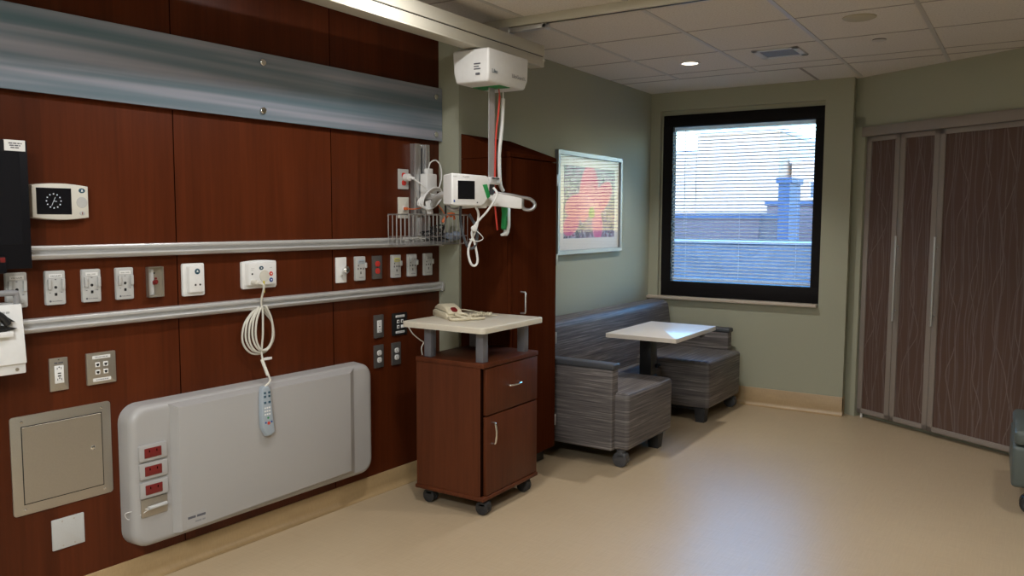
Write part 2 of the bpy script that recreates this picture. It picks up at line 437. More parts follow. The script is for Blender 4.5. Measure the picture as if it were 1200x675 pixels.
# ------------------------------------------------------------------ window
wn = thing('window_1', 'black framed window', 'window', (0, 0, 0)); del wn['category']; del wn['label']; wn['kind'] = 'structure'
fy0, fy1 = YF + .035, YF + .115
fr = B(); fw = .088
fr.box(WX0, WX0 + fw, fy0, fy1, WZ0 + .126, WZ1 - .096); fr.box(WX1 - fw * .8, WX1, fy0, fy1, WZ0 + .126, WZ1 - .096)
fr.box(WX0, WX1, fy0, fy1, WZ0, WZ0 + .128, .004); fr.box(WX0, WX1, fy0, fy1, WZ1 - .098, WZ1, .004)
fr.build('window_frame', 'winframe', wn)
B().box(WX0 + .05, WX1 - .05, fy1 - .015, fy1 - .011, WZ0 + .1, WZ1 - .07).build('pane', 'glass', wn)
B().box(-2.842, WX1 - .003, YF - .045, fy0 + .01, .838, .863, .004).build('window_sill', 'sill', wn)

bl = thing('venetian_blind', 'white horizontal slat blind lowered inside the black window frame', 'blind', (0, YF + .07, 0))
bx0, bx1 = WX0 + fw + .004, WX1 - fw * .8 - .004
zb0, zb1 = WZ0 + .132, WZ1 - .102
B().box(bx0, bx1, -.014, .014, zb1 - .028, zb1, .002).build('head_rail', 'slat', bl)
sl = B(); pitch = .0285; k = 0; z = zb0 + .028
while z < zb1 - .03:
    t = bmesh.new(); n = 4
    va = []
    for i in range(n + 1):
        u = (i / n - .5) * .026
        q = Vector((0, u, -3.2 * u * u * 6 + .0009)); q.rotate(Matrix.Rotation(math.radians(20), 3, 'X')); va.append(q)
    r0 = [t.verts.new((bx0, q.y, z + q.z)) for q in va]; r1 = [t.verts.new((bx1, q.y, z + q.z)) for q in va]
    r0b = [t.verts.new((bx0, q.y, z + q.z + .0007)) for q in va]; r1b = [t.verts.new((bx1, q.y, z + q.z + .0007)) for q in va]
    for i in range(n):
        t.faces.new((r0[i], r0[i + 1], r1[i + 1], r1[i])); t.faces.new((r0b[i], r1b[i], r1b[i + 1], r0b[i + 1]))
    t.faces.new((r0[0], r1[0], r1b[0], r0b[0])); t.faces.new((r0[n], r0b[n], r1b[n], r1[n]))
    sl._add(t); z += pitch
sl.build('slats', 'slat', bl)
B().box(bx0, bx1, -.011, .011, zb0 + .004, zb0 + .018, .003).build('bottom_rail', 'slat', bl)
for x in (bx0 + .12, (bx0 + bx1) / 2, bx1 - .12):
    B().box(x - .001, x + .001, -.0125, -.0115, zb0 + .01, zb1 - .02).build('ladder_cord', 'slat', bl)
B().cyl((bx0 + .10, -.017, zb1 - .03), (bx0 + .104, -.017, zb0 + .45), .003, 8).build('tilt_wand', 'slat', bl)

# ------------------------------------------------------------------ outside
m, nt, p = new_mat('gravel_roof'); n1 = noise_tex(nt, coords(nt, (.5, 2.2, 1)), 1, 5, .7)
r = ramp(nt, [(.35, (.13, .15, .18)), (.6, (.22, .24, .28)), (.72, (.5, .52, .56))]); nt.links.new(n1.outputs['Fac'], r.inputs['Fac']); nt.links.new(r.outputs['Color'], p.inputs['Base Color']); p.inputs['Roughness'].default_value = .9; M['gravel'] = m
def brick(name, a, b_, mo, sc):
    m, nt, p = new_mat(name); bt = nt.nodes.new('ShaderNodeTexBrick')
    for i, v in (('Color1', a), ('Color2', b_), ('Mortar', mo)): bt.inputs[i].default_value = (*v, 1)
    bt.inputs['Scale'].default_value = sc
    mp = coords(nt, (1, 1, 1)); mp.inputs['Rotation'].default_value = (PI / 2, 0, 0)
    nt.links.new(mp.outputs[0], bt.inputs['Vector']); nt.links.new(bt.outputs['Color'], p.inputs['Base Color']); p.inputs['Roughness'].default_value = .9; M[name] = m
brick('sand_brick', (.62, .49, .36), (.56, .43, .31), (.6, .5, .4), 3)
brick('pale_brick', (.70, .58, .45), (.64, .53, .41), (.7, .6, .5), 2)
brick('mauve_brick', (.20, .15, .16), (.24, .17, .17), (.25, .2, .2), 3)
M['farglass'] = plain('far_window_glass', (.16, .2, .26), .2)
M['metalblue'] = plain('blue_grey_cladding', (.10, .14, .24), .6)
M['snow'] = plain('pale_coping', (.75, .78, .82), .8)
gr = struct(B().box(-90, 70, 9, 160, -1.3, -.9).build('ground', 'gravel'))
def building(name, label, x0, x1, y0, y1, z1, mt, rows, cols, cop='snow'):
    t = thing(name, label, 'building', ((x0 + x1) / 2, y0, -.9), 0, 'buildings seen through the window')
    w = (x1 - x0) / 2
    B().box(-w, w, 0, y1 - y0, 0, z1 + .9).build('wall', mt, t)
    B().box(-w - .1, w + .1, -.1, y1 - y0 + .1, z1 + .9, z1 + 1.15).build('coping', cop, t)
    for (cx, cz, ww, hh) in [(c_, r_, cols[1], rows[1]) for c_ in cols[0] for r_ in rows[0]]:
        f = B().box(cx - ww / 2, cx + ww / 2, -.06, .02, cz - hh / 2, cz + hh / 2).build('window', 'snow', t)
        B().box(cx - ww / 2 + .12, cx + ww / 2 - .12, -.09, 0, cz - hh / 2 + .12, cz + hh / 2 - .12).build('pane', 'farglass', f)
    return t
building('brick_building', 'tall sand brick block in the middle of the window view', -17.5, -12.6, 48, 60, 6.6, 'sand_brick', ((), 1.4), ((), 1.))
building('pale_building', 'lower pale brick block at the left of the window view', -24, -17.9, 49, 62, 5.6, 'pale_brick', ((2.6, 4.6), 1.2), ((-1.9, .9), 1.1))
building('annex_building', 'pale annex with windows right of the tall sand brick block', -12.36, -6, 50, 62, 4.9, 'pale_brick', ((2.2, 4.2), 1.1), ((-1.6, .6), 1.1))
building('parapet_building', 'low mauve brick block before the sand brick block', -17.8, -11.35, 40, 44, 1.6, 'mauve_brick', ((), 1), ((), 1), 'metalblue')
building('stair_tower', 'narrow blue grey stair tower at the right of the window view', -9.95, -9.45, 38, 40, 3.2, 'metalblue', ((), 1), ((), 1), 'metalblue')
building('plant_room', 'low blue grey plant room right of the mauve block', -12.2, -7, 44.4, 47, 2.3, 'mauve_brick', ((), 1), ((), 1), 'metalblue')
struct(B().box(-35, 35, -14, 6.95, CEIL + .14, 11).box(-35, -3.75, -14, 6.95, -6, CEIL + .14).box(2.65, 35, -14, 6.95, -6, CEIL + .14).box(-3.75, 2.65, -14, -1.85, -6, CEIL + .14).build('wall_sunblock_storeys', 'mauve_brick'))  # unseen building mass, added and sized to keep sun off the foreground outside
t = thing('roof_parapet', 'blue grey parapet with thin pale coping across the window view', 'parapet', (-10, 33.7, -.9))
B().box(-30, 30, 0, .4, 0, 1.45).build('wall', 'gravel', t); B().box(-30, 30, -.1, .5, 1.45, 1.56).build('coping', 'snow', t)

# ------------------------------------------------------------------ glass strip, rails
gl = thing('glass_panel', 'long blue grey streaked glass strip on the wood headwall', 'glass panel', HL(0, 0, 0), HR)
B().box(.022, .032, .35, SE - .004, 1.973, 2.277, .0012, 1).build('pane', 'artglass', gl)
for (q, z) in ((2.415, 2.232), (2.412, 2.014), (3.617, 2.222), (3.615, 2.008), (1.21, 2.232), (1.21, 2.014)):
    B().cyl((0, q, z), (.032, q, z), .007, 12).lathe([(.0, .0), (.0135, 0), (.0155, .002), (.0155, .011), (.0135, .013), (0, .013)], (.032, q, z), 'X', 20).build('standoff', 'chrome', gl)

def rail(label, z, hgt):
    t = thing('equipment_rail', label, 'rail', HL(0, 0, z), HR, 'equipment rails on the headwall')
    h = hgt / 2
    prof = [(0, -h), (.028, -h), (.040, -h + .006), (.046, -h + .016), (.042, -h + .021), (.030, -.004), (.028, .003), (.032, .008), (.044, h - .014), (.046, h - .008), (.042, h - .001), (.034, h), (0, h)]
    B().prism(prof, lambda d, z: (d, .3, z), lambda d, z: (d, SE - .022, z)).build('channel', 'rail', t, ang=50)
    ec = rrect(.05, hgt + .004, .012, 4, .0245, 0)
    B().prism(ec, lambda d, z: (d, SE - .022, z), lambda d, z: (d, SE - .006, z), .004).build('end_cap', 'rail', t)
rail('upper pale metal rail across headwall below clock screen', 1.388, .052)
rail('lower pale metal rail across headwall above headboard', 1.119, .052)

# ------------------------------------------------------------------ wall plates
def plate_poly(w, h, r): return rrect(w, h, r, 4)
def plate(b, w, h, t, r=.005, bev=.0025, d0=0.):
    return b.prism(plate_poly(w, h, r), lambda y, z: (d0, y, z), lambda y, z: (d0 + t, y, z), bev, 2)
def gas(sc, label, word, strip, group='gas outlets between the rails', w=.073, mat='greyplate'):
    t = thing('gas_outlet', label, 'gas outlet', HL(0, sc, 1.254), HR, 'gas outlets between the rails')
    plate(B(), w, .129, .014, .006, .004).build('plate', mat, t)
    B().box(.014, .0155, -.024, .024, .038, .052, .0006, 1).build('label_strip', strip, t)
    text('lettering', word, .009, 'ink', t, face_x(.0156, 0, .0445)) if word else scribble('lettering', t, .0155, -.018, .018, .0445, .005, 'greyplate', int(sc * 10))
    for q in (-1, 1):
        B().box(.014, .026, q * .0255 - .0055, q * .0255 + .0055, -.005, .034, .0025).build('latch', mat, t)
    B().cyl((.0135, 0, .002), (.0148, 0, .002), .0055, 14).box(.0138, .0148, -.005, .005, -.030, -.019, .0005, 1).build('port', 'black', t)
    for mq in ((-.024, -.018, -.019, -.017), (.018, .024, -.019, -.017), (-.003, .003, .030, .033)): B().box(.0138, .0145, *mq).build('mark', 'ink', t)
    text('maker_mark', 'BeaconMedaes', .006, 'ink', t, face_x(.0141, .004, -.050))
    B().cyl((.0138, -.021, -.050), (.0144, -.021, -.050), .004, 12).build('emblem', 'ink', t)
gas(1.335, 'leftmost grey vacuum outlet, partly behind the white cabinet', 'VACUUM', 'white')
gas(1.471, 'grey vacuum outlet second from the left, below the clock screen', 'VACUUM', 'white')
gas(1.607, 'grey oxygen outlet third from the left below upper rail', None, 'white')
gas(1.741, 'grey outlet just left of the open metal bracket', None, 'white')

t = thing('slide_bracket', 'open grey metal slide bracket with red piece between outlets and white socket', 'bracket', HL(0, 1.871, 1.253), HR)
bb = B().box(0, .003, -.034, .034, -.063, .063).box(0, .022, -.034, -.031, -.063, .063).box(0, .022, .031, .034, -.063, .063).box(0, .022, -.034, .034, .060, .063).box(0, .022, -.034, .034, -.063, -.060)
bb.build('housing', 'steel', t)
B().box(.003, .006, -.028, -.002, -.055, .055, .001, 1).build('backing', 'greyplate', t)
B().cyl((.003, .003, 0), (.016, .003, 0), .009, 12).box(.003, .010, -.008, .012, -.012, .004, .002).cyl((.003, .006, .014), (.01, .006, .014), .004, 10).build('latch', 'red', t)
B().cyl((.003, .0, .036), (.006, .0, .036), .004, 10).build('screw', 'black', t)

t = thing('nurse_call_socket', 'white call socket with two round holes right of metal bracket', 'call socket', HL(0, 2.05, 1.252), HR)
plate(B(), .106, .142, .012, .008, .004).build('plate', 'white', t)
B().prism(rrect(.078, .118, .006, 4), lambda y, z: (.012, y + .004, z + .002), lambda y, z: (.03, y * .94 + .004, z * .96 + .002), .004).build('cover', 'white', t)
B().cyl((.0295, .006, .036), (.0312, .006, .036), .0125, 20).build('call_emblem', 'teal', t)
B().box(.0312, .0318, .001, .011, .033, .035).box(.0312, .0318, .003, .009, .035, .041).build('bell_mark', 'white', t)
for q in (-.004, .018): B().cyl((.0295, q, -.022), (.0308, q, -.022), .0045, 14).build('socket_hole', 'black', t)

t = thing('nurse_call_station', 'white nurse call station with speaker, red and blue buttons above headboard', 'call station', HL(0, 2.391, 1.256), HR)
top = [(-.094 + .188 * i / 10, .062 + .006 * (1 - ((i - 5) / 5) ** 2)) for i in range(11)]
outl = [(-.097, -.055), (-.090, -.064), (.090, -.064), (.097, -.055), (.097, .055)] + top[::-1] + [(-.097, .055)]
B().prism(outl, lambda y, z: (0, y, z), lambda y, z: (.014, y, z), .004).build('back_plate', 'white', t)
B().prism(rrect(.165, .108, .008, 4), lambda y, z: (.014, y + .002, z + .004), lambda y, z: (.034, y * .95 + .002, z * .94 + .004), .005).build('cover', 'white', t)
B().lathe([(0, .002), (.027, .002), (.028, 0), (.028, -.001)], (.034, .012, -.006), 'X', 28).build('speaker', 'warmwhite', t)
B().ball((.034, -.005, .032), .0125, 18, (.1, 1, .75)).build('call_emblem', 'teal', t)
B().box(.0352, .0358, -.008, -.002, .029, .035).build('bell_mark', 'white', t)
for nm, mt, q, z in (('red_button', 'brightred', .049, .003), ('blue_button', 'blue', .049, -.026)):
    f = B().lathe([(0, .0025), (.0095, .0025), (.0105, .001), (.0105, 0)], (.034, q, z), 'X', 22).build(nm, mt, t)
    B().box(.0366, .0369, q - .004, q + .004, z - .0015, z + .0025).box(.0366, .0369, q - .0015, q + .0015, z - .004, z + .004).build('symbol', 'white', f)
B().cyl((.0335, -.056, .006), (.035, -.056, .006), .0045, 12).build('socket_hole', 'black', t)
B().box(.0335, .0345, -.062, -.044, .030, .032).box(.0335, .0345, .043, .056, .031, .033).box(.0335, .0345, -.062, -.050, .022, .024).build('print', 'greyplate', t)

t = thing('vacuum_slide_knob', 'white plate with round chrome knob right of cable station', 'knob plate', HL(0, 2.904, 1.252), HR)
plate(B(), .072, .133, .008, .004, .003).build('plate', 'white', t)
B().lathe([(.008, 0), (.008, .012), (.016, .016), (.0185, .022), (.0185, .03), (.014, .036), (0, .038)], (.008, .012, .002), 'X', 22).build('knob', 'chrome', t)
B().ball((.012, -.004, -.026), .006, 10, (.5, 1, 1)).build('screw', 'warmwhite', t)

def outlet_b(sc, label, strip, word, mat='greyplate'):
    t = thing('gas_outlet', label, 'gas outlet', HL(0, sc, 1.2545), HR, 'gas outlets between the rails')
    plate(B(), .070, .128, .016, .005, .003).build('plate', mat, t)
    B().prism(rrect(.046, .022, .008, 4), lambda y, z: (.016, y + .003, z + .036), lambda y, z: (.0185, y + .003, z + .036), .001).build('label_strip', strip, t)
    scribble('lettering', t, .0186, -.014, .018, .036, .005, 'grey', int(sc * 10))
    B().box(.016, .028, .026, .037, .002, .030, .003).build('latch', mat, t)
    B().cyl((.0155, 0, .0), (.0168, 0, .0), .0045, 12).box(.0158, .0168, -.003, .003, -.03, -.016).box(.0158, .0168, -.022, -.016, -.006, .004).box(.0158, .0168, .015, .021, -.006, .004).box(.0158, .0165, -.02, -.014, .012, .02).build('port', 'black', t)
    text('maker_mark', 'BeaconMedaes', .0055, 'ink', t, face_x(.0163, .003, -.047))
M['airyellow'] = plain('yellow_green_label', (.55, .53, .16), .5)
outlet_b(3.033, 'grey outlet with pale green label between knob plate and red outlet', 'lightblue', 'OXYGEN')
outlet_b(3.306, 'grey outlet with yellow label right of red outlet', 'airyellow', 'MED AIR')
outlet_b(3.437, 'plain grey outlet second from the right end of the rail', 'greyplate', 'VACUUM')
outlet_b(3.572, 'rightmost grey outlet at the green corner, above the lower rail', 'greyplate', 'VACUUM')

def duplex(sc, zc, label, face, body, cat='power outlet', red=False):
    t = thing('power_outlet', label, cat, HL(0, sc, zc), HR, 'power outlets on the headwall')
    plate(B(), .070, .126, .010, .003, .0018).build('plate', face, t)
    for q in (-1, 1):
        f = B().prism(rrect(.034, .029, .012, 5), lambda y, z: (.009, y, z + q * .0195), lambda y, z: (.0125, y, z + q * .0195), .001).build('socket', body, t)
        B().box(.0122, .0128, -.0075, -.0055, q * .0195 - .001, q * .0195 + .008).box(.0122, .0128, .0055, .0075, q * .0195 - .001, q * .0195 + .008).cyl((.0122, 0, q * .0195 - .0075), (.0128, 0, q * .0195 - .0075), .0028, 8).build('slot', 'ink', f)
    B().cyl((.0095, 0, 0), (.0105, 0, 0), .003, 8).build('screw', 'chrome', t)
    return t
M['redsocket'] = plain('red_socket', (.60, .035, .025), .4)
M['plate_side'] = plain('dark_steel_plate', (.16, .15, .145), .4, .6)
duplex(3.163, 1.2545, 'steel plate with two red sockets among the grey outlets', 'plate_side', 'redsocket')
duplex(3.170, .763, 'dark plate with white round sockets, left of lower pair by cabinet', 'plate_side', 'white')
duplex(3.307, .760, 'dark plate with white round sockets, right of lower pair by cabinet', 'plate_side', 'white')

t = thing('power_outlet', 'dark plate with one tall white socket left of phone jack', 'power outlet', HL(0, 3.172, .929), HR, 'power outlets on the headwall')
plate(B(), .070, .126, .010, .003, .0018).build('plate', 'plate_side', t)
B().box(.009, .0125, -.017, .017, -.034, .034, .0012).build('socket', 'white', t)
sb = B()
for q in (-1, 1): sb.box(.0122, .0128, -.0075, -.0055, q * .02 - .001, q * .02 + .008).box(.0122, .0128, .0055, .0075, q * .02 - .001, q * .02 + .008).cyl((.0122, 0, q * .02 - .0075), (.0128, 0, q * .02 - .0075), .0028, 8)
sb.box(.0122, .0128, -.006, .006, -.003, .003).build('slot', 'ink', t)

t = thing('power_outlet', 'steel plate with white test button socket at far left', 'power outlet', HL(0, 1.4725, .923), HR, 'power outlets on the headwall')
plate(B(), .068, .126, .008, .002, .0016).build('plate', 'steel', t)
B().box(.007, .0105, -.017, .017, -.034, .034, .001).build('socket', 'white', t)
B().box(.0102, .0112, -.006, .006, -.0085, -.0035).box(.0102, .0112, -.006, .006, .0025, .0065).build('test_button', 'black', t)
sb = B()
for q in (-1, 1): sb.box(.0102, .0108, -.0085, -.006, q * .021 - .002, q * .021 + .006).box(.0102, .0108, .006, .0085, q * .021 - .002, q * .021 + .006)
sb.cyl((.0102, 0, .0275), (.0108, 0, .0275), .003, 8).cyl((.0102, 0, -.0145), (.0108, 0, -.0145), .003, 8).build('slot', 'ink', t)
scribble('lettering', t, .0081, -.016, .016, .044, .005, 'ink', 8)
for z in (.056, -.056): B().cyl((.0075, 0, z), (.0088, 0, z), .0028, 8).build('screw', 'chrome', t)

def jacks(sc, zc, label, face, w=.116):
    t = thing('data_outlet', label, 'data outlet', HL(0, sc, zc), HR, 'data outlets on the headwall')
    plate(B(), w, .126, .010, .003, .0018).build('plate', face, t)
    for z in (.045, -.045):
        B().box(.0098, .0108, -.036, .036, z - .0065, z + .0065, .0004, 1).build('label_strip', 'white', t)
        scribble('lettering', t, .0108, -.025, .025, z, .003, 'grey', 4 + int(z > 0))
    for q in (-.016, .016):
        for z in (.0155, -.0145):
            f = B().box(.009, .0115, q - .0095, q + .0095, z - .0095, z + .0095, .001).build('jack', 'white', t)
            B().box(.0112, .0119, q - .0055, q + .0055, z - .003, z + .004).box(.0112, .0119, q - .003, q + .003, z - .006, z - .002).build('jack_hole', 'black', f)
    return t
jacks(1.635, .924, 'steel plate with four white data jacks above access panel', 'steel')
pj = jacks(3.336, .926, 'black plate with four phone jacks left of bedside cabinet', 'black')

t = thing('power_outlet', 'upper grey outlet with red socket and white plug beside wall track', 'power outlet', HL(0, 3.374, 1.741), HR, 'power outlets on the headwall')
plate(B(), .078, .112, .010, .003, .0018).build('plate', 'greyplate', t)
for q in (-1, 1): B().prism(rrect(.034, .029, .012, 5), lambda y, z: (.009, y, z + q * .021), lambda y, z: (.0125, y, z + q * .021), .001).build('socket', 'redsocket', t)
t = thing('data_outlet', 'cream data outlet with orange plug, left of wire basket', 'data outlet', HL(0, 3.373, 1.581), HR, 'data outlets on the headwall')
plate(B(), .080, .118, .012, .003, .003).build('plate', 'warmwhite', t)
B().box(.011, .014, -.012, .012, -.015, .012, .001).build('jack', 'white', t)

# access panel and blank plate
t = thing('access_panel', 'square stainless steel access panel low on headwall at left', 'access panel', HL(0, 1.479, .599), HR)
fr = B(); o_, i_ = .187, .147
fr.prism(rrect(.374, .374, .012, 4), lambda y, z: (0, y, z), lambda y, z: (.006, y, z), .002)
fr.build('frame', 'steel', t)
B().box(.004, .0065, -.1505, .1505, -.1485, .1485).build('gap', 'black', t)
dr = B().box(.004, .0085, -.147, .147, -.145, .145, .001, 1).build('door', 'steel', t)
B().lathe([(0, .003), (.006, .003), (.009, .001), (.009, 0)], (.0085, .11, .012), 'X', 16).box(.011, .0125, .104, .116, .008, .013).build('latch', 'chrome', dr)
for (q, z) in ((-.147, .165), (.15, .165), (-.147, -.168), (.152, -.165)):
    B().lathe([(0, .003), (.004, .0025), (.006, 0)], (.006, q, z), 'X', 12).build('screw', 'chrome', t)
t = thing('blank_plate', 'blank grey steel plate below the access panel', 'wall plate', HL(0, 1.484, .301), HR)
plate(B(), .122, .120, .006, .003, .0016).build('plate', 'greyplate', t)
for (q, z) in ((-.022, .048), (.022, .048), (-.022, -.048), (.022, -.048)): B().cyl((.0055, q, z), (.0068, q, z), .003, 8).build('screw', 'steel', t)

# clock screen
t = thing('bedside_screen', 'white wall unit with dark clock screen right of television', 'clock screen', HL(0, 1.494, 1.578), HR)
top = [(-.104 + .208 * i / 12, .060 + .009 * (1 - ((i - 6) / 6) ** 2)) for i in range(13)]
bot = [(-.104 + .208 * i / 12, -.060 - .009 * (1 - ((i - 6) / 6) ** 2)) for i in range(13)]
B().prism(bot + top[::-1], lambda y, z: (0, y, z), lambda y, z: (.035, y * .985, z * .98), .005).build('housing', 'warmwhite', t)
sc = B().box(.034, .0362, -.088, .038, -.048, .050, .0008, 1).build('screen', 'gloss_black', t)
cb = B(); cyy, czz = -.027, .002
for k in range(12):
    a = k * PI / 6; q, z = cyy + .026 * math.sin(a), czz + .026 * math.cos(a)
    cb.box(.0362, .0366, q - .0022, q + .0022, z - .0022, z + .0022)
cb.build('clock_marks', 'clock', sc)
B().tube([(.0364, cyy, czz), (.0364, cyy + .011, czz - .002)], .0012, 6, False).tube([(.0364, cyy + .006, czz + .014), (.0364, cyy - .008, czz - .018)], .0008, 6, False).build('clock_hands', 'clock', sc)
B().ball((.035, .078, .043), .0125, 18, (.12, 1, .75)).build('call_emblem', 'teal', t)
B().box(.0364, .037, .074, .082, .039, .041).box(.0364, .037, .0755, .0805, .041, .047).build('bell_mark', 'white', t)
B().lathe([(0, .001), (.020, .001), (.021, 0)], (.035, .077, -.002), 'X', 26).build('speaker', 'greyplate', t)
B().ball((.035, .077, -.043), .0115, 16, (.1, 1, .75)).build('menu_button', 'greyplate', t)
B().box(.0361, .0366, .0755, .0785, -.048, -.038).build('menu_mark', 'red', t)

# ------------------------------------------------------------------ headboard bumper
hb = thing('headboard_bumper', 'long white wall mounted headboard with rounded corners', 'headboard', HL(0, 2.372, .46), HR)
w, h = 1.352, .598
B().prism(rrect(w, h, .075, 8), lambda y, z: (0, y, z), lambda y, z: (.088, y * .992, z * .985), .03, 5).build('body', 'bumper', hb)
q0, q1, z0, z1 = -.482, .478, -.262, .272
t = bmesh.new()
lo = [(-.505, -.270), (.545, -.272), (.545, .285), (-.505, .285)]; hi = [(q0, z0), (q1, z0 + .02), (q1, z1), (q0, z1)]
A = [t.verts.new((.080, *q)) for q in lo]; D = [t.verts.new((.124, *q)) for q in hi]
t.faces.new(A[::-1]); ft = t.faces.new(D)
for i in range(4): t.faces.new((A[i], A[(i + 1) % 4], D[(i + 1) % 4], D[i]))
bmesh.ops.recalc_face_normals(t, faces=t.faces)
bmesh.ops.bevel(t, geom=list(ft.edges), offset=.004, segments=2, profile=.5, affect='EDGES')
B()._add(t).build('raised_panel', 'bumper', hb, ang=25)
mp_ = B().box(.1236, .1245, q0 + .02, q0 + .115, z0 + .012, z0 + .07, .0003, 1).build('maker_plate', 'bumper', hb)
scribble('maker_lettering', mp_, .1246, q0 + .028, q0 + .112, z0 + .050, .010, 'ink', 5); scribble('small_lettering', mp_, .1246, q0 + .062, q0 + .110, z0 + .028, .007, 'grey', 6)
# outlets at its left end
for k, z in enumerate((.103, .028, -.050)):
    f = B().prism(rrect(.122, .066, .006, 4), lambda y, z_: (.082, y - .583, z_ + z), lambda y, z_: (.099, y - .583, z_ + z), .003).build('outlet_cover', 'bumper', hb)
    B().box(.098, .1015, -.623, -.549, z - .020, z + .020, .002).build('red_socket', 'red', f)
    B().box(.1010, .1020, -.604, -.6, z + .002, z + .012).box(.1010, .1020, -.572, -.568, z + .002, z + .012).build('slot', 'seam', f)
f = B().box(.082, .093, -.640, -.525, -.163, -.088, .002).build('hook_plate', 'steel', hb)
B().cyl((.105, -.615, -.125), (.105, -.535, -.123), .0085, 12, bev=.002).cyl((.09, -.61, -.125), (.105, -.61, -.125), .005, 8).cyl((.09, -.545, -.124), (.105, -.545, -.124), .005, 8).build('pull_bar', 'greyplate', f)
B().tube([(.10, -.61, -.128), (.075, -.655, -.13), (.06, -.690, -.135), (.055, -.675, -.165), (.085, -.645, -.15), (.10, -.61, -.13)], .0015, 6).build('tie_string', 'white', f)

# ------------------------------------------------------------------ bed remote with coiled cord
rm = thing('bed_remote', 'pale blue bed remote hanging on white headboard by coiled cord', 'remote control', HL(0, 2.315, .63), HR)
M_tilt = Matrix.Rotation(math.radians(-6), 4, 'Y')
outl = [(-.026, .115), (-.020, .124), (.010, .124), (.020, .115), (.028, .03), (.040, -.085), (.042, -.095), (.022, -.108), (-.004, -.108), (-.027, -.065), (-.030, 0)]
t = bmesh.new(); t.free()
body = B().prism(outl, lambda y, z: (.1265, y, z), lambda y, z: (.150, y * .96, z * .985), .005, 3).build('body', 'lightblue', rm)
kb = B()
for z in (.095, .078, .05):
    for q in (-.012, .012): kb.box(.1495, .1515, q - .006, q + .006, z - .005, z + .005, .001, 1)
kb.build('dark_keys', 'teal', body)
kb = B()
for z in (.025, .010, -.005):
    for q in (-.012, 0, .012): kb.box(.1495, .1508, q - .0045, q + .0045, z - .0035, z + .0035, .001, 1)
kb.build('pale_keys', 'white', body)
B().cyl((.1495, .003, -.022), (.1512, .003, -.022), .005, 12).build('green_key', 'green_pl', body)
B().cyl((.1495, .006, -.047), (.1515, .006, -.047), .0075, 14).build('red_key', 'brightred', body)
B().cyl((.1495, -.010, -.043), (.1512, -.010, -.043), .0045, 12).cyl((.1495, .022, -.043), (.1512, .022, -.043), .0045, 12).build('call_keys', 'blue', body)
def hp(s, z, d): return (d, s - 2.315, z - .63)
cd = B()
pts = [hp(2.345, 1.222, .05), hp(2.362, 1.215, .075), hp(2.366, 1.195, .075), hp(2.366, 1.14, .055), hp(2.372, 1.105, .05)]
for k in range(5):
    a = .72 + .09 * k; wv = .088 - .010 * k; zc = .99 + .006 * (k % 2)
    for j in range(8):
        an = PI / 2 + 2 * PI * (j + .5) / 8 * (1 if k % 2 else -1)
        pts.append(hp(2.372 + (k - 2) * .004 + wv * math.cos(an) * (1 - .15 * math.sin(an)), zc + .105 * math.sin(an) + .004 * k, .030 + .006 * k))
pts += [hp(2.372, 1.09, .055), hp(2.368, .98, .058), hp(2.366, .88, .05), hp(2.366, .80, .09), hp(2.345, .775, .135), hp(2.312, .752, .139)]
cd.tube(pts, .0048, 8, sub=5)
cd.build('cord', 'warmwhite', rm)
B().lathe([(0, 0), (.012, 0), (.013, .004), (.013, .022), (.009, .028), (0, .03)], hp(2.338, 1.224, .030), 'X', 16).cyl(hp(2.338, 1.224, .045), hp(2.352, 1.222, .062), .008, 10).build('plug', 'warmwhite', rm)
B().box(.068, .070, .052, .062, .545, .600, .0006, 1).build('yellow_tag', 'yellow', rm)
B().cyl(hp(2.366, .86, .05), hp(2.364, .79, .095), .008, 10).build('strain_relief', 'warmwhite', rm)
B().box(.052, .056, .055, .105, .225, .238, .002).build('clip', 'white', rm)

# ------------------------------------------------------------------ television at the left edge
tv = thing('television', 'black flat television cut off by left picture edge', 'television', HL(0, 1.05, 1.56), HR)
B().box(.070, .112, -.345, .297, -.222, .226, .006).build('housing', 'tv_black', tv)
B().box(.11, .1175, -.345, .297, -.222, .226, .003, 2).build('bezel', 'tv_black', tv)
B().box(.116, .1185, -.322, .270, -.138, .187, .001, 1).build('screen', 'tv_black', tv)
B().box(.09, .124, .10, .212, -.236, -.176, .006).build('sensor_bar', 'tv_black', tv)
B().box(.1235, .1250, .190, .206, -.197, -.180, .001).build('red_lens', 'red', tv)
B().box(.112, .1185, .222, .290, .189, .227, .0004, 1).build('sticker', 'white', tv)
[scribble('sticker_lettering', tv, .1187, .236 + .003 * k, .279 - .005 * k, .2155 - .0075 * k, .004, 'ink', 9 + k) for k in range(3)]
B().box(0, .07, -.10, .10, -.1, .1, .004).build('wall_bracket', 'darkgrey', tv)

cbx = thing('wall_cabinet', 'white wall cabinet with grey top handle at the left edge', 'wall cabinet', HL(0, 1.15, 1.10), HR)
B().prism([(0, -.135), (.112, -.135), (.112, -.100), (.122, -.098), (.100, .112), (.0, .112)], lambda d, z: (d, -.16, z), lambda d, z: (d, .163, z), .004, 2, True).build('housing', 'white', cbx)
B().tube([(.085, -.12, .10), (.088, -.12, .143), (.088, -.10, .152), (.088, .125, .152), (.088, .150, .143), (.085, .152, .10)], .011, 10, sub=4).build('handle', 'grey', cbx)
B().box(.095, .135, -.16, .118, .002, .022, .003).build('ledge', 'white', cbx)
B().tube([(.110, -.03, .085), (.118, .05, .09), (.122, .085, .075), (.125, .105, .045)], .013, 10).box(.095, .134, .02, .10, .022, .03, .003).prism([(.03, .022), (.12, .025), (.135, .03), (.08, .045), (.075, .06), (.13, .052), (.10, .075), (.05, .095), (.03, .08)], lambda q, z: (.110, q, z), lambda q, z: (.128, q, z), .003).build('handset', 'black', cbx)
B().cyl((.112, .132, -.118), (.115, .132, -.118), .006, 12).build('screw', 'steel', cbx)
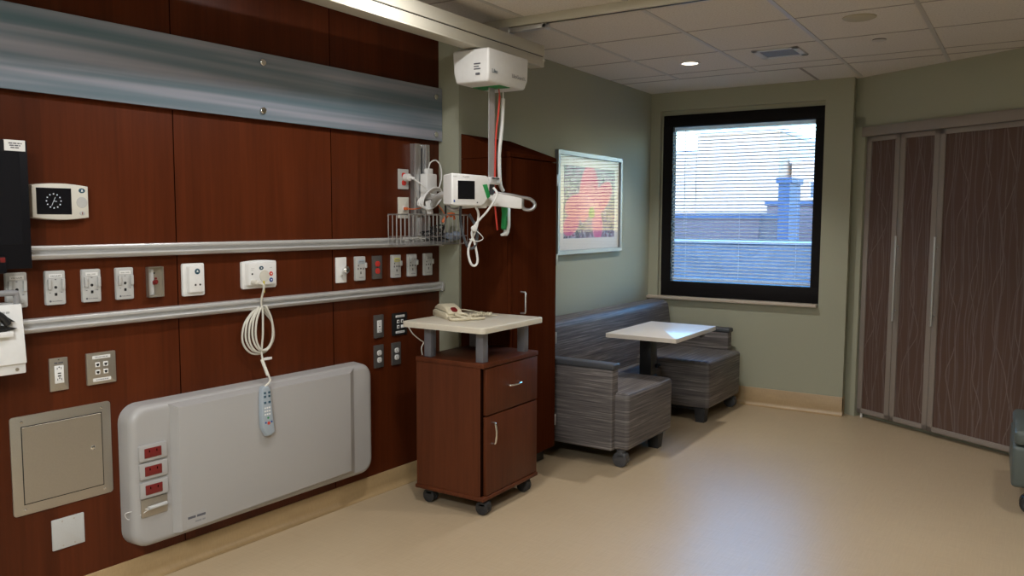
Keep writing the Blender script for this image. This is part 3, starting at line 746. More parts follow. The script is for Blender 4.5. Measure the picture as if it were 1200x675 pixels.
scribble('lettering', cbx, .1032, .06, .12, .085, .007, 'greyplate', 3)

# ------------------------------------------------------------------ vertical wall track, basket, monitor and their leads
t = thing('wall_track', 'upright aluminium channel on headwall behind the monitor', 'wall track', HL(0, 3.497, 1.42), HR)
B().box(0, .018, -.060, .060, 0, .523).box(.018, .042, -.060, -.024, 0, .523, .003).box(.018, .042, .028, .060, 0, .523, .003).box(.018, .036, -.018, -.008, 0, .523, .002).box(.018, .036, .010, .020, 0, .523, .002).build('channel', 'alu', t)
B().box(.018, .030, -.006, .008, .31, .50).box(.018, .030, -.006, .008, .02, .08).build('slot_cover', 'black', t)
bk = thing('wire_basket', 'grey wire basket below the monitor holding cables', 'basket', HL(0, 3.43, 1.378), HR)
wb = B(); d0, d1, s0, s1, hh = .062, .212, -.235, .262, .165
for z, r_ in ((0, .0025), (hh, .004), (.045, .0016)):
    wb.tube([(d0, s0, z), (d1, s0, z), (d1, s1, z), (d0, s1, z)], r_, 6, False, True)
n = 15
for k in range(n + 1):
    q = s0 + (s1 - s0) * k / n
    wb.tube([(d1, q, hh), (d1, q, 0), (d0, q, 0), (d0, q, hh)], .0022, 5, False)
for k in range(1, 5):
    d = d0 + (d1 - d0) * k / 5
    wb.tube([(d, s0, hh), (d, s0, 0), (d, s1, 0), (d, s1, hh)], .0018, 5, False)
wb.build('wire_frame', 'alu', bk)
B().box(.020, .062, .02, .11, .045, .150, .003).build('bracket', 'alu', bk)

cf = B().ball((0, 0, 0), .06, 14, (.75, 1.15, .5)).ball((.01, .07, .01), .045, 12, (.8, .9, .6)).build('pressure_cuff', 'cuffblue', None, HL(.13, 3.60, 1.412), HR)
tag(cf, 'rolled blue grey fabric cuff lying in the wire basket', 'cuff')
kb = B(); rnd = random.Random(3)
for k in range(4):
    pts = []
    for j in range(10):
        an = j * 1.15 + k * .8
        pts.append((.02 + .045 * math.cos(an), -.05 + .012 * (j - 4) + .05 * math.sin(an) + .015 * k, .012 + .10 * (.5 + .5 * math.sin(an * .6 + k)) * (.5 + .12 * k)))
    kb.tube(pts, .0042, 7)
kb.tube([(.06, -.02, .02), (.07, .02, .10), (.05, .05, .17), (.04, .06, .21)], .0055, 7)
tag(kb.build('lead_bundle', 'black', None, HL(.125, 3.49, 1.386), HR), 'tangle of black leads heaped in the wire basket', 'cable')
kb = B()
for k in range(3):
    pts = [(.02 * rnd.uniform(-1, 1), (j - 3) * .03 + rnd.uniform(-.02, .02), .01 + .02 * rnd.random()) for j in range(7)]
    kb.tube(pts, .004, 6)
tag(kb.build('lead_bundle', 'greyplate', None, HL(.13, 3.33, 1.388), HR), 'pale grey leads lying in left half of wire basket', 'cable')
kb = B().tube([(0, 0, 0), (.01, .02, .03), (.02, .06, .05), (.01, .09, .02)], .009, 8).box(-.01, .02, .05, .09, .03, .055, .004).build('pulse_sensor', 'orange', None, HL(.16, 3.53, 1.50), HR)
tag(kb, 'orange sensor clip hooked on wire basket under the monitor', 'sensor')

# power adapter with white cable loops
pa = thing('power_adapter', 'white power adapter with looped cable on the wall track', 'power adapter', HL(0.042, 3.515, 1.60), HR)
B().box(0, .055, -.045, .045, .03, .175, .008, 3).box(.012, .043, -.022, .022, .175, .205, .004).build('brick', 'white', pa)
cb = B(); pts = [(.028, 0, .205), (.03, .012, .238), (.035, .055, .255), (.045, .085, .22), (.05, .085, .15), (.05, .06, .085)]
for k in range(4):
    for j in range(7):
        an = .6 + 2 * PI * j / 7
        pts.append((.065 + .006 * k, -.03 + (.105 - .008 * k) * math.cos(an), .035 + (.038 + .006 * k) * math.sin(an) + .03 * math.cos(an)))
pts += [(.07, -.03, .06), (.06, -.08, .105), (.02, -.125, .145)]
cb.tube(pts, .0042, 7, sub=4); cb.build('cable', 'white', pa)
B().box(.072, .078, -.075, -.028, -.045, .035, .002, mat=Matrix.Rotation(math.radians(14), 4, 'X')).build('cable_tag', 'white', pa)
B().cyl((-.029, -.137, .150), (.010, -.137, .150), .021, 16, bev=.004).cyl((.008, -.137, .150), (.03, -.120, .143), .009, 10).build('plug', 'white', pa)
nc = thing('network_cable', 'thin orange cable plugged into the cream data outlet', 'cable', HL(.014, 3.373, 1.578), HR)
B().box(0, .022, -.008, .008, -.010, .006, .002).build('plug', 'orange', nc)
B().tube([(.02, 0, -.002), (.05, .03, -.004), (.075, .09, .01), (.085, .16, .03), (.10, .20, .0), (.12, .22, -.05)], .003, 7).build('lead', 'orange', nc)

mo = thing('vital_signs_monitor', 'white vital signs monitor with dark screen on arm from wall', 'monitor', (-2.50, 3.452, 1.665), math.radians(-24))
fp = [(-.112, .082), (-.106, .088), (.095, .080), (.112, .070), (.118, .045), (.112, -.035), (.082, -.072), (.060, -.080), (-.100, -.078), (-.112, -.070)]
B().prism(fp, lambda y, z: (-.055, y * .93, z * .93), lambda y, z: (.05, y, z), .010, 3).build('body', 'white', mo)
B().box(.049, .0515, -.086, .030, -.050, .058, .002).build('bezel', 'white', mo)
B().box(.0512, .0522, -.078, .022, -.044, .050, .0006, 1).build('screen', 'gloss_black', mo)
text('maker_mark', 'WelchAllyn', .0085, 'grey', mo, face_x(.0503, -.028, .070)); text('model_mark', 'Connex', .007, 'grey', mo, face_x(.0503, -.093, .070))
B().box(.0495, .051, .035, .042, -.064, -.057).build('power_key', 'ink', mo)
B().box(.0495, .051, -.102, -.094, -.06, -.048).build('blue_mark', 'blue', mo)
B().prism([(.070, .032), (.095, .036), (.116, -.028), (.098, -.040)], lambda y, z: (.03, y, z), lambda y, z: (.056, y, z), .003).build('green_clip', 'green_pl', mo)
B().box(-.052, .03, .078, .112, -.088, -.04, .006).build('printer_door', 'white', mo)
arm_end = Vector((-3.155, 3.66, 1.655)); R_inv = Matrix.Rotation(math.radians(24), 3, 'Z')
def mo_l(v): return R_inv @ (Vector(v) - Vector((-2.50, 3.452, 1.665)))
aw = HL(.045, 3.50, 1.56)
B().tube([mo_l(aw), mo_l(HL(.12, 3.49, 1.60)), mo_l((-2.72, 3.52, 1.645)), (-.05, 0, -.01)], .018, 10).build('arm', 'greyplate', mo)
B().box(-.070, -.050, -.05, .05, -.05, .05, .004).build('mount_plate', 'greyplate', mo)
hs = B()
hs.tube([(.0, .055, -.078), (.005, .072, -.12), (.0, .06, -.20), (-.01, .020, -.30), (-.005, .030, -.375), (.0, .055, -.39), (.0, .070, -.36), (.0, .055, -.28), (.0, .035, -.22), (.0, .06, -.17), (.02, .12, -.10), (.04, .165, -.02), (.02, .155, .02)], .0062, 8)
hs.build('hose', 'white', mo)
B().tube([(-.02, -.02, -.07), (-.03, -.015, -.16), (-.02, .005, -.26), (-.01, .03, -.30), (0, .058, -.28), (.0, .064, -.2), (-.02, .03, -.12)], .0075, 8).build('black_lead', 'darkgrey', mo)
B().cyl((.015, .035, -.195), (.03, .035, -.195), .016, 16, bev=.003).build('hose_connector', 'white', mo)
B().tube([(0.02, .035, -.195), (.03, .075, -.23), (.02, .09, -.25), (.01, .06, -.262), (0, .02, -.25)], .0025, 6).build('thin_lead', 'white', mo)

# ------------------------------------------------------------------ ceiling lift
pr = thing('ceiling_track', 'cream lift track fixed across the ceiling tiles', 'ceiling track', (-2.6, 3.812, 2.557))
B().box(-.32, 4.4, -.03, .03, 0, .0435, .003).build('beam', 'cream_metal', pr)
B().box(-.32, 4.4, -.008, .008, -.0015, .001).build('slot', 'black', pr)
tb = thing('lift_traverse', 'long cream lift beam hanging below ceiling along headwall', 'lift beam', (-2.485, 0, 2.395))
B().box(-.045, .045, -.6, 4.135, .062, .125, .004).build('upper_channel', 'cream_metal', tb)
B().box(-.043, .043, -.6, 4.135, .006, .058, .004).box(-.047, .047, -.6, 4.135, .0, .008, .002).build('lower_channel', 'cream_metal', tb)
B().box(-.04, .04, -.6, 4.13, .057, .063).build('groove', 'black', tb)
B().box(-.044, .044, 4.135, 4.142, .004, .123, .002).cyl((.02, 4.14, .045), (.02, 4.156, .045), .008, 10).cyl((.035, 4.13, .04), (.055, 4.13, .04), .008, 10).build('end_cap', 'cream_metal', tb)
B().box(-.04, .26, 3.79, 3.832, .135, .158, .003).cyl((.25, 3.79, .142), (.25, 3.835, .142), .015, 14).box(-.03, .03, 3.78, 3.84, .12, .162).build('trolley', 'alu', tb)

lf = thing('patient_lift', 'white lift motor box hanging under beam with strap and handset', 'patient lift', (-2.482, 3.66, 2.22))
# motor box: sides lean in towards the bottom
t = bmesh.new()
def ring(z, x0, x1, y0, y1): return [t.verts.new(v) for v in ((x0, y0, z), (x1, y0, z), (x1, y1, z), (x0, y1, z))]
R0 = ring(.0, -.105, .098, -.178, .178); R1 = ring(.05, -.112, .110, -.190, .190); R2 = ring(.168, -.118, .113, -.192, .194)
t.faces.new(R0[::-1]); t.faces.new(R2)
for A, D in ((R0, R1), (R1, R2)):
    for i in range(4): t.faces.new((A[i], A[(i + 1) % 4], D[(i + 1) % 4], D[i]))
bmesh.ops.recalc_face_normals(t, faces=t.faces)
bmesh.ops.bevel(t, geom=[e for e in t.edges if not (abs(e.verts[0].co.z - .05) < 1e-4 and abs(e.verts[1].co.z - .05) < 1e-4)], offset=.012, segments=3, profile=.5, affect='EDGES')
mb = B()._add(t).build('motor_box', 'white', lf, ang=40)
text('maker_mark', 'Liko', .03, 'teal', mb, face_x(.1118, -.135, .055) @ Matrix.Rotation(0, 4, 'X'))
text('model_mark', 'LikoGuard L', .027, 'grey', mb, face_x(.1118, .095, .055))
B().box(.02, .06, -.1925, -.188, .088, .094).box(.02, .05, -.1925, -.188, .075, .080).box(.02, .06, -.1925, -.188, .062, .068).box(.03, .055, -.1925, -.186, .035, .045).build('status_lights', 'ink', mb)
B().box(-.09, .085, -.05, .05, -.003, .004, .001).build('strap_guide', 'green_pl', mb)
B().box(-.025, .025, -.03, .03, .160, .1745, .003).build('hanger', 'alu', mb)
B().box(-.002, .002, -.027, .027, -.495, .0).build('strap', M.setdefault('strap', plain('grey_webbing', (.42, .41, .42), .8, bump=.2, bscale=300)), lf)
B().box(-.024, .024, -.042, .042, -.515, -.475, .004).build('strap_lock', 'white', lf)
B().cyl((0, 0, -.57), (0, 0, -.51), .018, 14).box(-.03, .03, -.032, .032, -.485, -.479).build('swivel', 'darkgrey', lf)
# sling bar: ends bend into loops
ba = Vector((.82, .57, 0)).normalized(); bn = Vector((-ba.y, ba.x, 0))
sbm = Matrix(((ba.x, bn.x, 0, 0), (ba.y, bn.y, 0, 0), (0, 0, 1, -.60), (0, 0, 0, 1)))
half = [(-.0, .038), (.05, .036), (.12, .022), (.165, .012), (.165, -.045), (.12, -.042), (.04, -.032), (0, -.030)]
sb = B()
full = half + [(-x, z) for x, z in half[::-1] if x > 0]
t = bmesh.new()
a_ = [t.verts.new((x, -.014, z)) for x, z in full]; b2 = [t.verts.new((x, .014, z)) for x, z in full]
t.faces.new(a_); t.faces.new(b2[::-1])
for i in range(len(full)): t.faces.new((a_[i], a_[(i + 1) % len(full)], b2[(i + 1) % len(full)], b2[i]))
bmesh.ops.recalc_face_normals(t, faces=t.faces)
bmesh.ops.bevel(t, geom=list(t.edges), offset=.006, segments=2, profile=.5, affect='EDGES')
bar = sb._add(t, sbm).build('sling_bar', 'white', lf)
hk = B()
for q in (-1, 1):
    pts = [Vector((q * x, 0, z)) for x, z in ((.02, .040), (.10, .030), (.16, .018), (.205, .010), (.228, -.005), (.236, -.022), (.228, -.040), (.205, -.050), (.180, -.046), (.168, -.030), (.168, -.004), (.170, .014))]
    hk.tube([sbm @ v for v in pts], .0095, 10, sub=4)
hk.build('hook', 'hookmetal', bar)
# cords and handset
B().tube([(.02, .04, -.0), (.022, .045, -.05)], .003, 6, False).tube([(.022, .045, -.04), (.02, .035, -.14), (.012, .026, -.25), (.006, .024, -.50), (.01, .02, -.62), (.02, .03, -.76)], .005, 7).build('lowering_cord', 'brightred', lf)
B().tube([(.0, .112, -.0), (.0, .112, -.05)], .003, 6, False).tube([(.0, .113, -.045), (.0, .10, -.2), (.0, .075, -.35), (.0, .085, -.50), (.0, .115, -.545)], .0105, 10).build('handset_cord', 'white', lf)
B().tube([(.0, .115, -.545), (.01, .10, -.57), (.02, .07, -.60)], .004, 6).build('cord_end', 'darkgrey', lf)
hd = thing('lift_handset', 'green and white lift hand control hanging below the sling bar', 'hand control', (-2.46, 3.742, 1.61))
B().prism([(-.012, .0), (.014, .0), (.040, -.03), (.040, -.13), (.028, -.165), (.010, -.182), (-.030, -.182), (-.033, -.17), (.0, -.162), (.006, -.14), (-.004, -.05)], lambda y, z: (-.012, y + .02, z), lambda y, z: (.012, y + .02, z), .005, 2, True).build('body', 'white', hd)
B().prism([(-.020, .005), (.008, .01), (.016, -.02), (.010, -.12), (-.006, -.150), (-.020, -.140), (-.012, -.06)], lambda y, z: (-.014, y + .018, z), lambda y, z: (.014, y + .018, z), .004, 2, True).build('green_grip', 'green_pl', hd)
B().cyl((0, .010, .0), (.0, .012, .045), .008, 10).build('cord_stem', 'white', hd)

# ------------------------------------------------------------------ bedside cabinet and telephone
KX0, KX1, KY0, KY1 = -2.735, -2.30, 3.325, 3.855
kc = thing('bedside_cabinet', 'cherry wood bedside cabinet with raised ivory top on black casters', 'cabinet', (0, 0, 0))
B().box(KX0, KX1 - .02, KY0, KY1, .102, .770, .001, 1).build('body', 'wood_cart', kc)
B().box(KX0 - .006, KX1 + .004, KY0 - .008, KY1 + .004, .080, .102, .005, 2).build('base_board', 'wood_cart', kc)
B().box(KX0 - .002, KX1 + .002, KY0 - .004, KY1 + .002, .768, .792, .003, 2).build('top_board', 'wood_cart', kc)
B().box(KX1 - .021, KX1 - .019, KY0 + .001, KY1 - .001, .103, .766).build('shadow_gap', 'seam', kc)
dw = B().box(KX1 - .019, KX1, KY0 + .026, KY1 - .004, .522, .762, .002).build('drawer', 'wood_cart', kc)
yc = (KY0 + KY1) / 2 + .01
B().tube([(KX1, yc - .052, .650), (KX1 + .020, yc - .050, .650), (KX1 + .028, yc - .03, .650), (KX1 + .031, yc, .650), (KX1 + .028, yc + .03, .650), (KX1 + .020, yc + .050, .650), (KX1, yc + .052, .650)], .0055, 8).build('handle', 'chrome', dw)
dr = B().box(KX1 - .019, KX1, KY0 + .026, KY1 - .004, .106, .514, .002).build('door', 'wood_cart', kc)
hz = .425
B().tube([(KX1, KY0 + .075, hz - .055), (KX1 + .02, KY0 + .075, hz - .053), (KX1 + .027, KY0 + .075, hz - .03), (KX1 + .03, KY0 + .075, hz), (KX1 + .027, KY0 + .075, hz + .03), (KX1 + .02, KY0 + .075, hz + .053), (KX1, KY0 + .075, hz + .055)], .0055, 8).build('handle', 'chrome', dr)
for (x, y) in ((KX0 + .055, KY0 + .05), (KX1 - .045, KY0 + .05), (KX1 - .055, KY1 - .07), (KX0 + .055, KY1 - .07)):
    B().box(x - .0225, x + .0225, y - .0225, y + .0225, .790, .952, .002).build('post', 'postgrey', kc)
B().prism(rrect(.530, .585, .025, 5, -2.533, 3.572), lambda x, y: (x, y, .951), lambda x, y: (x, y, .981), .006, 3, False).build('ivory_top', 'ivory', kc)
def caster(b, x, y, r=.028, top=.066, wd=.02):
    for q in (-1, 1): b.cyl((x, y + q * .004, r), (x, y + q * wd, r), r, 20, bev=.004)
    b.box(x - r * .7, x + r * .95, y - wd, y + wd, r * 1.0, r * 1.95, r * .35, 3).cyl((x, y, r * 1.2), (x, y, top), r * .6, 12)
    return b
for (x, y) in ((KX0 + .055, KY0 + .05), (KX1 - .03, KY0 + .045), (KX1 - .045, KY1 - .065), (KX0 + .055, KY1 - .07)):
    caster(B(), x, y, .036, .080, .024).build('caster', 'rubber', kc)

ph = thing('telephone', 'beige corded telephone lying on the ivory cabinet top', 'telephone', (-2.700, 3.560, .981), math.radians(-32))
# body: local x along its length
prof = [(-.11, 0), (.105, 0), (.112, .012), (.110, .020), (.09, .034), (-.085, .040), (-.108, .030)]
B().prism(prof, lambda x, z: (x, -.052, z), lambda x, z: (x, .052, z), .006, 2, True).build('base', 'beige', ph)
hsp = [(-.105, .034), (-.09, .034), (.08, .030), (.108, .022), (.112, .030), (.100, .046), (.06, .064), (0, .074), (-.055, .070), (-.095, .055), (-.108, .045)]
hset = B().prism(hsp, lambda x, z: (x, -.043, z), lambda x, z: (x, .043, z), .010, 3, True).build('handset', 'beige', ph)
B().prism(rrect(.038, .034, .012, 4, .088, 0), lambda x, y: (x, y, .0600 - (x - .06) * .45), lambda x, y: (x, y, .0655 - (x - .06) * .45), .001).build('red_label', 'red', hset)
B().box(.1075, .1105, -.008, .008, .022, .032, .001).build('ringer_key', 'ink', ph)
cb = B()
pts = [(.108, -.02, .012), (.135, -.045, .012), (.185, -.050, .010), (.205, .0, .010), (.185, .055, .010), (.13, .05, .026), (.115, .005, .030), (.15, .0, .022), (.19, .055, .010), (.20, .10, .010), (.19, .135, .010)]
cb.tube(pts, .0078, 9)
pts = []
for j in range(260):
    u = j / 259; a = j * 1.25
    cxn = .085 + .045 * math.sin(u * 15) - .02 * u
    cyn = .075 + .15 * (.5 - .5 * math.cos(u * 11)) * (.6 + .4 * u)
    pts.append((cxn + .006 * math.cos(a), cyn + .005 * math.sin(a * .5), .011 + .007 * math.sin(a) + .008 * (1 + math.sin(u * 8)) * .5))
cb.tube(pts, .0026, 6, sub=2)
cb.tube([(.0, .05, .02), (-.02, .08, .035), (-.01, .13, .03), (.05, .18, .02), (.075, .22, .008), (.07, .265, .006)], .003, 6)
cb.build('cord', 'beige', ph)
pl = thing('phone_line', 'pale phone cord plugged into the black jack plate', 'cord', HL(.0115, 3.352, .912), HR)
B().box(0, .014, -.006, .006, -.006, .005, .001).build('plug', 'white', pl)
B().tube([(.012, 0, 0), (.035, .01, -.003), (.05, .035, -.045), (.06, .085, -.085), (.065, .105, -.10), (.068, .085, -.13), (.07, .09, -.17)], .0032, 7).build('lead', 'warmwhite', pl)

# ------------------------------------------------------------------ wardrobe
WY0, WY1, WF = 3.872, 4.398, -2.500
wd = thing('wardrobe', 'tall cherry wood wardrobe with sloped top beside sofa', 'wardrobe', (.003, .003, 0))
B().box(XL, WF - .022, WY0, WY1, .09, 1.868, .001, 1).build('body', 'wood_ward', wd)
B().prism([(XL, 1.870), (WF - .003, 1.870), (WF - .003, 1.893), (XL, 2.014)], lambda x, z: (x, WY0, z), lambda x, z: (x, WY1, z), .0015, 1, True).build('sloped_top', 'wood_ward', wd)
B().box(XL, WF - .07, WY0 + .02, WY1 - .02, 0, .09).build('plinth', 'black', wd)
B().box(WF - .023, WF - .021, WY0 + .001, WY1 - .001, .092, 1.866).build('shadow_gap', 'seam', wd)
B().box(WF - .021, WF, WY0 + .001, WY0 + .026, .092, 1.866, .001, 1).build('stile', 'wood_ward', wd)
dr = B().box(WF - .021, WF, WY0 + .030, WY1 - .002, .092, 1.864, .002).build('door', 'wood_ward', wd)
yh = 3.985
B().tube([(WF, yh, .975), (WF + .030, yh, .977), (WF + .033, yh, .985), (WF + .033, yh, 1.088), (WF + .030, yh, 1.098), (WF, yh, 1.10)], .005, 8, False).build('handle', 'alu', dr)
for z in (1.76, 1.27, .78, .26):
    B().box(WF - .02, WF + .006, WY1 - .004, WY1 + .006, z - .035, z + .035, .001).build('hinge', 'alu', wd)

# ------------------------------------------------------------------ framed flower print
pt = thing('framed_print', 'grey framed print of a pink flower on the sage wall', 'picture', (XL, 5.508, 1.637))
fw_, fh = .525, .370
f = B()
for (a0, a1, b0, b1) in ((-fw_, fw_, fh - .032, fh), (-fw_, fw_, -fh, -fh + .032), (-fw_, -fw_ + .032, -fh + .0318, fh - .0318), (fw_ - .032, fw_, -fh + .0318, fh - .0318)):
    f.box(0, .030, a0, a1, b0, b1, .0015, 1)
f.build('frame', 'blue_frame', pt)
B().box(0, .012, -fw_ + .01, fw_ - .01, -fh + .01, fh - .01).build('mat_board', 'mat_board', pt)
# the print: a grid sheet coloured per corner
W_, H_ = .416, .262
nx, ny = 150, 96
me = bpy.data.meshes.new('print')
vs, cs = [], []
def petal_col(u, v):
    bg = noise.noise(Vector((u * 26, v * 26, 1.3))); b2_ = noise.noise(Vector((u * 60, v * 60, 4.1)))
    k = max(0, min(1, .5 + .9 * bg + .5 * b2_))
    dark, pink, pale = Vector((.018, .016, .035)), Vector((.28, .05, .12)), Vector((.36, .31, .40))
    col = dark.lerp(pale, k) if b2_ > -.12 else dark.lerp(pink, k)
    cx, cy = .02, -.075
    for (px, py, ax, ay, rot, tone) in ((-.30, -.16, .13, .075, .35, 3), (.12, -.17, .115, .085, -1.35, 3), (-.06, .08, .235, .115, 1.25, 1), (-.20, -.02, .20, .085, .15, 2), (.20, .045, .185, .095, .55, 0), (.06, .10, .16, .07, 1.75, 0)):
        dx, dy = u - px, v - py
        c_, s_ = math.cos(rot), math.sin(rot)
        ex, ey = (dx * c_ + dy * s_) / ax, (-dx * s_ + dy * c_) / ay
        rr = ex * ex + ey * ey + .12 * noise.noise(Vector((u * 8, v * 8, px)))
        if rr < 1:
            vein = .5 + .5 * math.sin(ey * 26 + 3 * ex)
            A_ = Vector(((.46, .025, .10), (.52, .045, .12), (.48, .05, .15), (.50, .045, .19))[tone]); E_ = Vector((.66, .20, .30))
            edge = max(0, min(1, (rr - .5) * 1.4))
            col = A_.lerp(E_, edge * .7 + .12 * vein)
    d = math.hypot((u - cx), (v - cy) * 1.1)
    if d < .26:
        col = col.lerp(Vector((.85, .55, .60)), .35 * (1 - d / .26))
    if math.hypot((u - cx) / .05, (v - cy) / .042) < 1 + .3 * noise.noise(Vector((u * 70, v * 70, 2))):
        col = Vector((.10, .16, .05)).lerp(Vector((.42, .45, .12)), max(0, .5 + noise.noise(Vector((u * 120, v * 120, 7)))))
    return col
for j in range(ny + 1):
    for i in range(nx + 1):
        u, v = -W_ + 2 * W_ * i / nx, -H_ + 2 * H_ * j / ny
        vs.append((.0126, u, v + .008)); cs.append(petal_col(u, v))
fs = [(j * (nx + 1) + i, j * (nx + 1) + i + 1, (j + 1) * (nx + 1) + i + 1, (j + 1) * (nx + 1) + i) for j in range(ny) for i in range(nx)]
me.from_pydata(vs, [], fs)
ca = me.color_attributes.new('tone', 'FLOAT_COLOR', 'POINT')
for i, c_ in enumerate(cs): ca.data[i].color = (*c_, 1)
m, nt, p = new_mat('flower_print'); at = nt.nodes.new('ShaderNodeAttribute'); at.attribute_name = 'tone'
nt.links.new(at.outputs['Color'], p.inputs['Base Color']); p.inputs['Roughness'].default_value = .6; me.materials.append(m)
po = bpy.data.objects.new('flower_print', me); C.objects.link(po); po.parent = pt
B().box(.0165, .0180, -fw_ + .02, fw_ - .02, -fh + .02, fh - .02).build('glazing', 'glazing', pt)

# ------------------------------------------------------------------ sofa with two seats, and the table between them
SPHI = math.radians(1.6)
sf = thing('sofa', 'grey striped two seat sofa along the sage wall under window', 'sofa', (XL + .012, 4.455, 0), -SPHI)
SL = 2.125
def soft(b, x0, x1, y0, y1, z0, z1, r): return b.box(x0, x1, y0, y1, z0, z1, r, 4)
bk_ = B().prism([(.0, .10), (.235, .10), (.215, .45), (.165, .800), (.150, .825), (.125, .838), (.02, .846), (.0, .83)], lambda d, z: (d, .02, z), lambda d, z: (d, SL - .02, z), .012, 3, True)
bk_.build('backrest', 'stripe', sf)
B().box(.15, .2115, .70, .704, .455, .80).build('back_seam', 'seam', sf) if False else None
for (a, b_) in ((0., .085), (SL - .085, SL)):
    ar = B().box(.06, .715, a, b_, .105, .607, .010, 3).build('arm', 'stripe', sf)
    B().box(.05, .725, a - .004, b_ + .004, .605, .642, .010, 3).build('arm_cap', 'darkgrey', ar)
for (a, b_, nm) in ((.045, .715, 'near'), (1.395, SL - .03, 'far')):
    soft(B(), .10, .805, a, b_, .105, .462, .028).build('seat', 'stripe', sf)
B().box(.10, .42, .70, 1.41, .105, .40, .012, 3).build('centre_box', 'stripe', sf)
B().box(.04, .69, .10, .69, .085, .106).box(.04, .69, 1.42, SL - .10, .085, .106).build('base_frame', 'black', sf)
for s_ in (.60, 1.435):
    B().prism(rrect(.085, .085, .004, 2), lambda x, y: (.735 + x, s_ + y, .108), lambda x, y: (.735 + x * .8, s_ + y * .8, 0)).build('leg', 'rubber', sf)
for s_ in (.075, SL - .08):
    caster(B(), .745, s_, .047, .108, .028).build('caster', M.setdefault('casterg', plain('grey_caster', (.06, .06, .065), .4)), sf)
for s_ in (.08, SL - .08, .62, 1.45):
    B().prism(rrect(.07, .07, .004, 2), lambda x, y: (.10 + x, s_ + y, .108), lambda x, y: (.10 + x * .8, s_ + y * .8, 0)).build('leg', 'rubber', sf)

tbx = thing('pedestal_table', 'pale square edged table between the two sofa seats', 'table', (-2.30, 5.42, 0))
B().prism(rrect(.515, .795, .012, 4, .1, 0), lambda x, y: (x, y, .713), lambda x, y: (x, y, .742), .003).build('tabletop', 'tabletop', tbx)
B().box(-.05, .04, -.055, .055, .404, .713, .004).box(-.10, .19, -.19, .19, .700, .713, .003).build('column', 'black', tbx)
B().box(-.055, .045, -.06, .06, .004, .404, .004).build('sleeve', 'black', tbx)
B().box(-.15, .06, -.10, .10, .0, .03, .006).build('foot', 'black', tbx)
B().cyl((.04, .03, .47), (.075, .03, .47), .014, 14, bev=.003).build('lock_knob', 'gloss_black', tbx)
B().box(.335, .352, .10, .17, .690, .713, .003).build('release_lever', 'black', tbx)
# sofa centre box is open for the pedestal: keep the pedestal clear of it

# ------------------------------------------------------------------ closet doors
tr = thing('closet_track', 'taupe metal track above the closet doors', 'door track', CL(0, 0, 0), CA)
B().box(.005, 2.6, -.030, .07, 2.152, 2.222, .003).build('fascia', 'closet_frame', tr)
def closet(l0, l1, off, label, handle):
    t = thing('closet_door', label, 'closet door', CL(0, off, 0), CA, 'reed print closet doors')
    f = B(); sw = .042
    f.box(l0, l0 + sw, -.018, .018, .035, 2.15, .003).box(l1 - sw, l1, -.018, .018, .035, 2.15, .003)
    f.box(l0, l1, -.018, .018, .035, .072, .003).box(l0, l1, -.018, .018, 2.115, 2.15, .003)
    f.build('frame', 'closet_frame', t)
    B().box(l0 + sw - .004, l1 - sw + .004, -.008, .008, .066, 2.12).build('panel', 'reed', t)
    if handle:
        h = B().cyl((l0 + .020, -.048, .785), (l0 + .020, -.048, 1.41), .008, 12)
        h.cyl((l0 + .020, -.048, .86), (l0 + .020, -.016, .86), .006, 8).cyl((l0 + .020, -.048, 1.335), (l0 + .020, -.016, 1.335), .006, 8)
        h.build('handle', 'alu', t)
    return t
d1 = closet(.022, .312, .03, 'narrow reed print closet door at the sage corner', False)
B().cyl((.055, .0, 0), (.055, .0, .036), .010, 10).build('foot', 'white', d1)
closet(.318, .632, .028, 'middle reed print closet door with long bar handle', True)
closet(.640, 1.92, .020, 'wide reed print closet door at right edge behind recliner', True)
closet(1.93, 3.0, .028, 'reed print closet door beyond the right picture edge', False)
B().box(.312, .318, .02, .05, .035, 2.15).build('filler', 'closet_frame', d1)

# ------------------------------------------------------------------ recliner at the right edge
rc = thing('recliner', 'grey green vinyl recliner on black casters at right edge', 'recliner', (.31, 5.20, 0), math.radians(2))
B().box(-.365, .365, -.34, .30, .150, .368, .022, 4).build('base', 'teal_vinyl', rc)
B().box(-.360, .360, -.343, .25, .3705, .452, .026, 4).build('seat', 'teal_vinyl', rc)
B().prism([(.16, .36), (.30, .36), (.42, 1.10), (.38, 1.16), (.30, 1.14)], lambda y, z: (-.27, y, z), lambda y, z: (.27, y, z), .03, 3, True).build('backrest', 'teal_vinyl', rc)
B().box(.25, .36, -.30, .30, .45, .64, .03, 4).build('arm', 'teal_vinyl', rc)
for (x, y) in ((-.27, -.24), (.27, -.24), (-.27, .24), (.27, .24)):
    caster(B(), x, y, .052, .14, .030).build('caster', 'gloss_black', rc)

# ------------------------------------------------------------------ ceiling fittings
vt = thing('ceiling_vent', 'square white ceiling vent with grey louvres near window', 'vent', (-1.445, 5.445, CEIL))
vf = B()
for (a, b_, c_, d_) in ((-.145, .145, .105, .145), (-.145, .145, -.145, -.105), (-.145, -.105, -.145, .145), (.105, .145, -.145, .145)): vf.box(a, b_, c_, d_, -.008, .0, .002)
vf.build('frame', M.setdefault('ventw', plain('vent_white', (.62, .62, .62), .5)), vt)
vs_ = B()
for k in range(9):
    y = -.10 + .025 * k
    vs_.box(-.106, .106, y - .009, y + .009, -.0045, -.0025)
vs_.box(-.106, .106, -.106, .106, -.002, -.0005)
vs_.build('louvres', 'grey', vt)
dt = thing('ceiling_cover', 'round cream ceiling cover plate right of vent', 'ceiling cover', (-.845, 4.735, CEIL))
B().lathe([(.085, 0), (.085, -.004), (.075, -.008), (0, -.009)], (0, 0, 0), 'Z', 32).build('cover', M.setdefault('cover', plain('cream_cover', (.46, .42, .31), .6)), dt)
